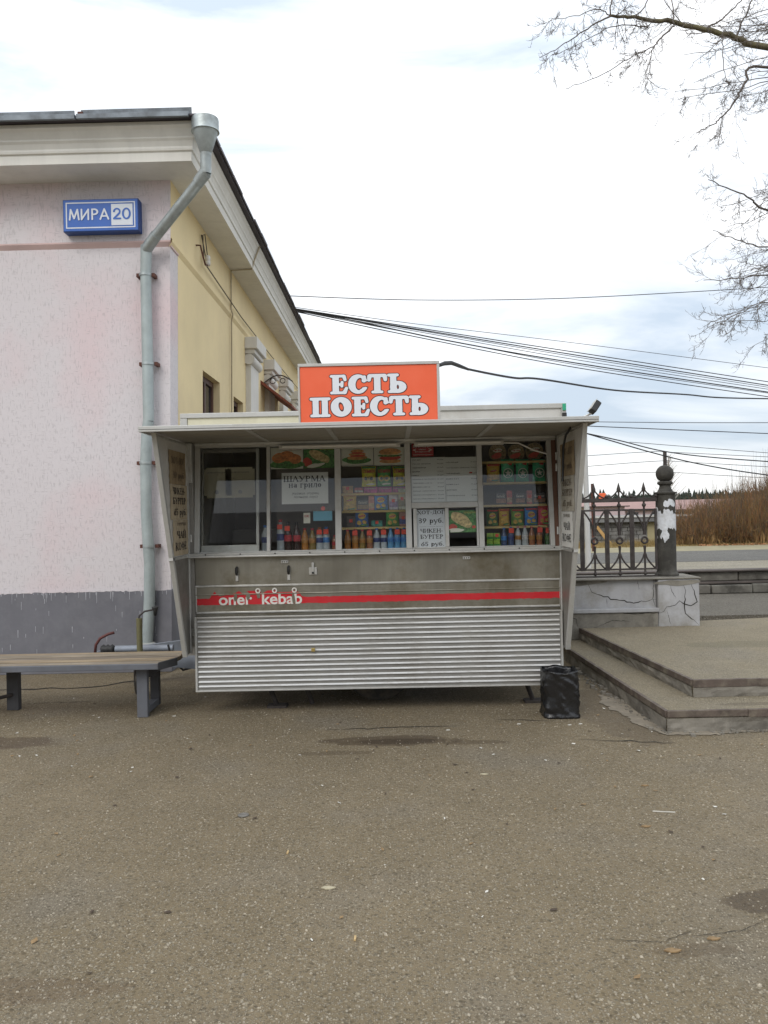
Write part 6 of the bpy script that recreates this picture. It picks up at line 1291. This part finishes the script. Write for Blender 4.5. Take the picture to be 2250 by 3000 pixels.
# building across the square, mirrored in the trailer windows
op = thing('opposite_building', (0, -15, 0), 'two storey grey building across the square, seen only as a reflection in the windows', 'building')
B('wall', M('opposite_plaster', (.34, .34, .33), .9, 0, .1, 1), op, -16, 14, -22, -15, 0, 5.6); MB().prism([(-16.5, -14.6, 5.6), (-16.5, -22.4, 5.6), (-16.5, -18.5, 7.6)], (31, 0, 0)).build('roof', M('opposite_roof', (.16, .15, .15), .8, 0, .1, 2), op)
for i in range(9):
    for z in (1.0, 3.6): B('window', pane_m, op, -14.6 + i * 3.1, -13.2 + i * 3.1, -15.04, -14.99, z, z + 1.5)

# ================================================================== LITTER AND GRAVEL ON THE ASPHALT
m = MB(); r = random.Random(51)
for _ in range(14000):
    y = 2.2 + 5.0 * r.random() ** 1.5; x = r.uniform(-.62, .62) * (y + .6); s_ = abs(r.gauss(.0022, .0013)) + .0015
    if x > 1.55 and y > 5.5: continue
    rot = r.uniform(0, 3.14); c_, q_ = math.cos(rot), math.sin(rot); sx_ = s_ * r.uniform(.8, 1.5); sy_ = s_ * r.uniform(.7, 1.1); h = s_ * r.uniform(.4, .8)
    pts = [(sx_, 0), (0, sy_), (-sx_, 0), (0, -sy_)]
    m.add([(x + a * c_ - b * q_, y + a * q_ + b * c_, -.0005) for a, b in pts] + [(x + a * .55 * c_ - b * .55 * q_, y + a * .55 * q_ + b * .55 * c_, h) for a, b in pts], [(0,1,5,4), (1,2,6,5), (2,3,7,6), (3,0,4,7), (4,5,6,7)])
gv = m.build('loose_gravel', M('gravel_grains', (.33, .29, .225), .9, 0, .6, 40), kind='stuff'); gv['label'] = 'loose pale grit scattered over the asphalt'
litter_m = [M('paper_scrap', (.62, .60, .54), .8, 0, .1, 20), M('dead_leaf', (.27, .18, .09), .9, 0, .4, 30), M('dark_leaf', (.07, .05, .035), .9, 0, .3, 30)]
for k, (n_, nm, lb) in enumerate(((75, 'paper_bits', 'tiny pale paper scraps and husks strewn before the trailer'), (70, 'leaf_litter', 'crumbled brown leaves strewn over the asphalt'), (60, 'dark_crumbs', 'dark crumbs of leaf and soil strewn over the asphalt'))):
    m = MB()
    for _ in range(n_):
        y = r.uniform(5.0, 7.4) if r.random() < (.8 if k == 0 else .55) else r.uniform(2.3, 5.2); x = r.uniform(-.6, .40) * y if y > 5.4 else r.uniform(-.55, .55) * y
        s_ = r.uniform(.007, .02) * (.8 if k == 0 else 1.0); a = r.uniform(0, 6.28); ca, sa = math.cos(a), math.sin(a); asp = r.uniform(.3, .7); pts = [(-1, 0), (-.3, asp), (.5, asp * .8), (1, .1), (.4, -asp), (-.5, -asp * .7)]; z = [.002, .006, .004, .008, .003, .006]
        m.add([(x + s_ * (p * ca - q * sa), y + s_ * (p * sa + q * ca), .002 + zz * r.uniform(.3, 1.3)) for (p, q), zz in zip(pts, z)], [tuple(range(6))])
    m.build(nm, litter_m[k], kind='stuff')['label'] = lb
def bit(name, u, v, label, cat, mt, pts, h=.006, sc=1.0):
    c_ = at(u, v, Z=0); o = MB().prism([(c_.x + a * sc, c_.y + b * sc, .002) for a, b in pts], (0, 0, h)).build(name, mt, recenter=(c_.x, c_.y, 0)); tag(o, label, cat)
bit('drinking_straw', 1946, 2381, 'thin white straw lying on the asphalt in front of the steps', 'straw', litter_m[0], [(-.055, .012), (.055, -.008), (.055, -.004), (-.055, .016)], .004)
c_ = at(713, 2390, Z=0); tag(MB().lathe([(.028, .002), (.030, .006), (.022, .009), (.010, .005)], (c_.x, c_.y, 0), 18).build('jar_lid', M('lid_grey', (.22, .21, .19), .5, .4, .2, 30), recenter=(c_.x, c_.y, 0), smooth='auto'), 'flattened grey metal lid lying on the asphalt before the trailer', 'lid')
leafp = [(-.03, 0), (-.015, .012), (.005, .014), (.02, .006), (.034, .002), (.018, -.010), (-.008, -.013)]
for (u, v, lb, k, s_) in ((961, 2604, 'pale dried leaf on the bare asphalt nearest the camera', 0, 1.0), (1970, 2788, 'dry brown leaf on the asphalt beside the dark puddle', 1, 1.0), (1892, 2423, 'dry leaf lying just below the white straw', 1, .8), (1418, 2270, 'curled pale leaf alone on the asphalt right of the middle', 0, .8), (1889, 2753 - 450, 'small brown leaf before the step corner', 1, .7), (2090, 2753, 'longer dry leaf beside the tan stain', 1, .8)): bit('fallen_leaf', u, v, lb, 'leaf', litter_m[1] if k else M('pale_leaf', (.45, .40, .28), .9, 0, .3, 30), leafp, .005, s_)
for (u, v, lb) in ((1040, 2753, 'cigarette butt standing out on the grey asphalt below the pale leaf'), (843, 2500, 'cigarette butt on the asphalt under the metal lid')): bit('cigarette_butt', u, v, lb, 'cigarette butt', M('butt', (.50, .36, .18), .8), [(-.004, -.014), (.004, -.014), (.005, .014), (-.003, .014)], .007)
for (u, v, lb) in ((1700, 2122, 'white paper scrap near the black bin'), (1520, 2122, 'white paper scrap before the ribbed skirt end'), (1312, 2140, 'white paper scrap on the dark wet patch'), (510, 2099, 'white crumpled scrap beside the bench leg'), (1668, 1745 + 380, 'tan scrap beside the black bin')): bit('paper_scrap', u, v, lb, 'litter', litter_m[0], [(-.02, -.008), (-.006, .010), (.018, .012), (.024, -.004), (.004, -.012)], .004, .65)
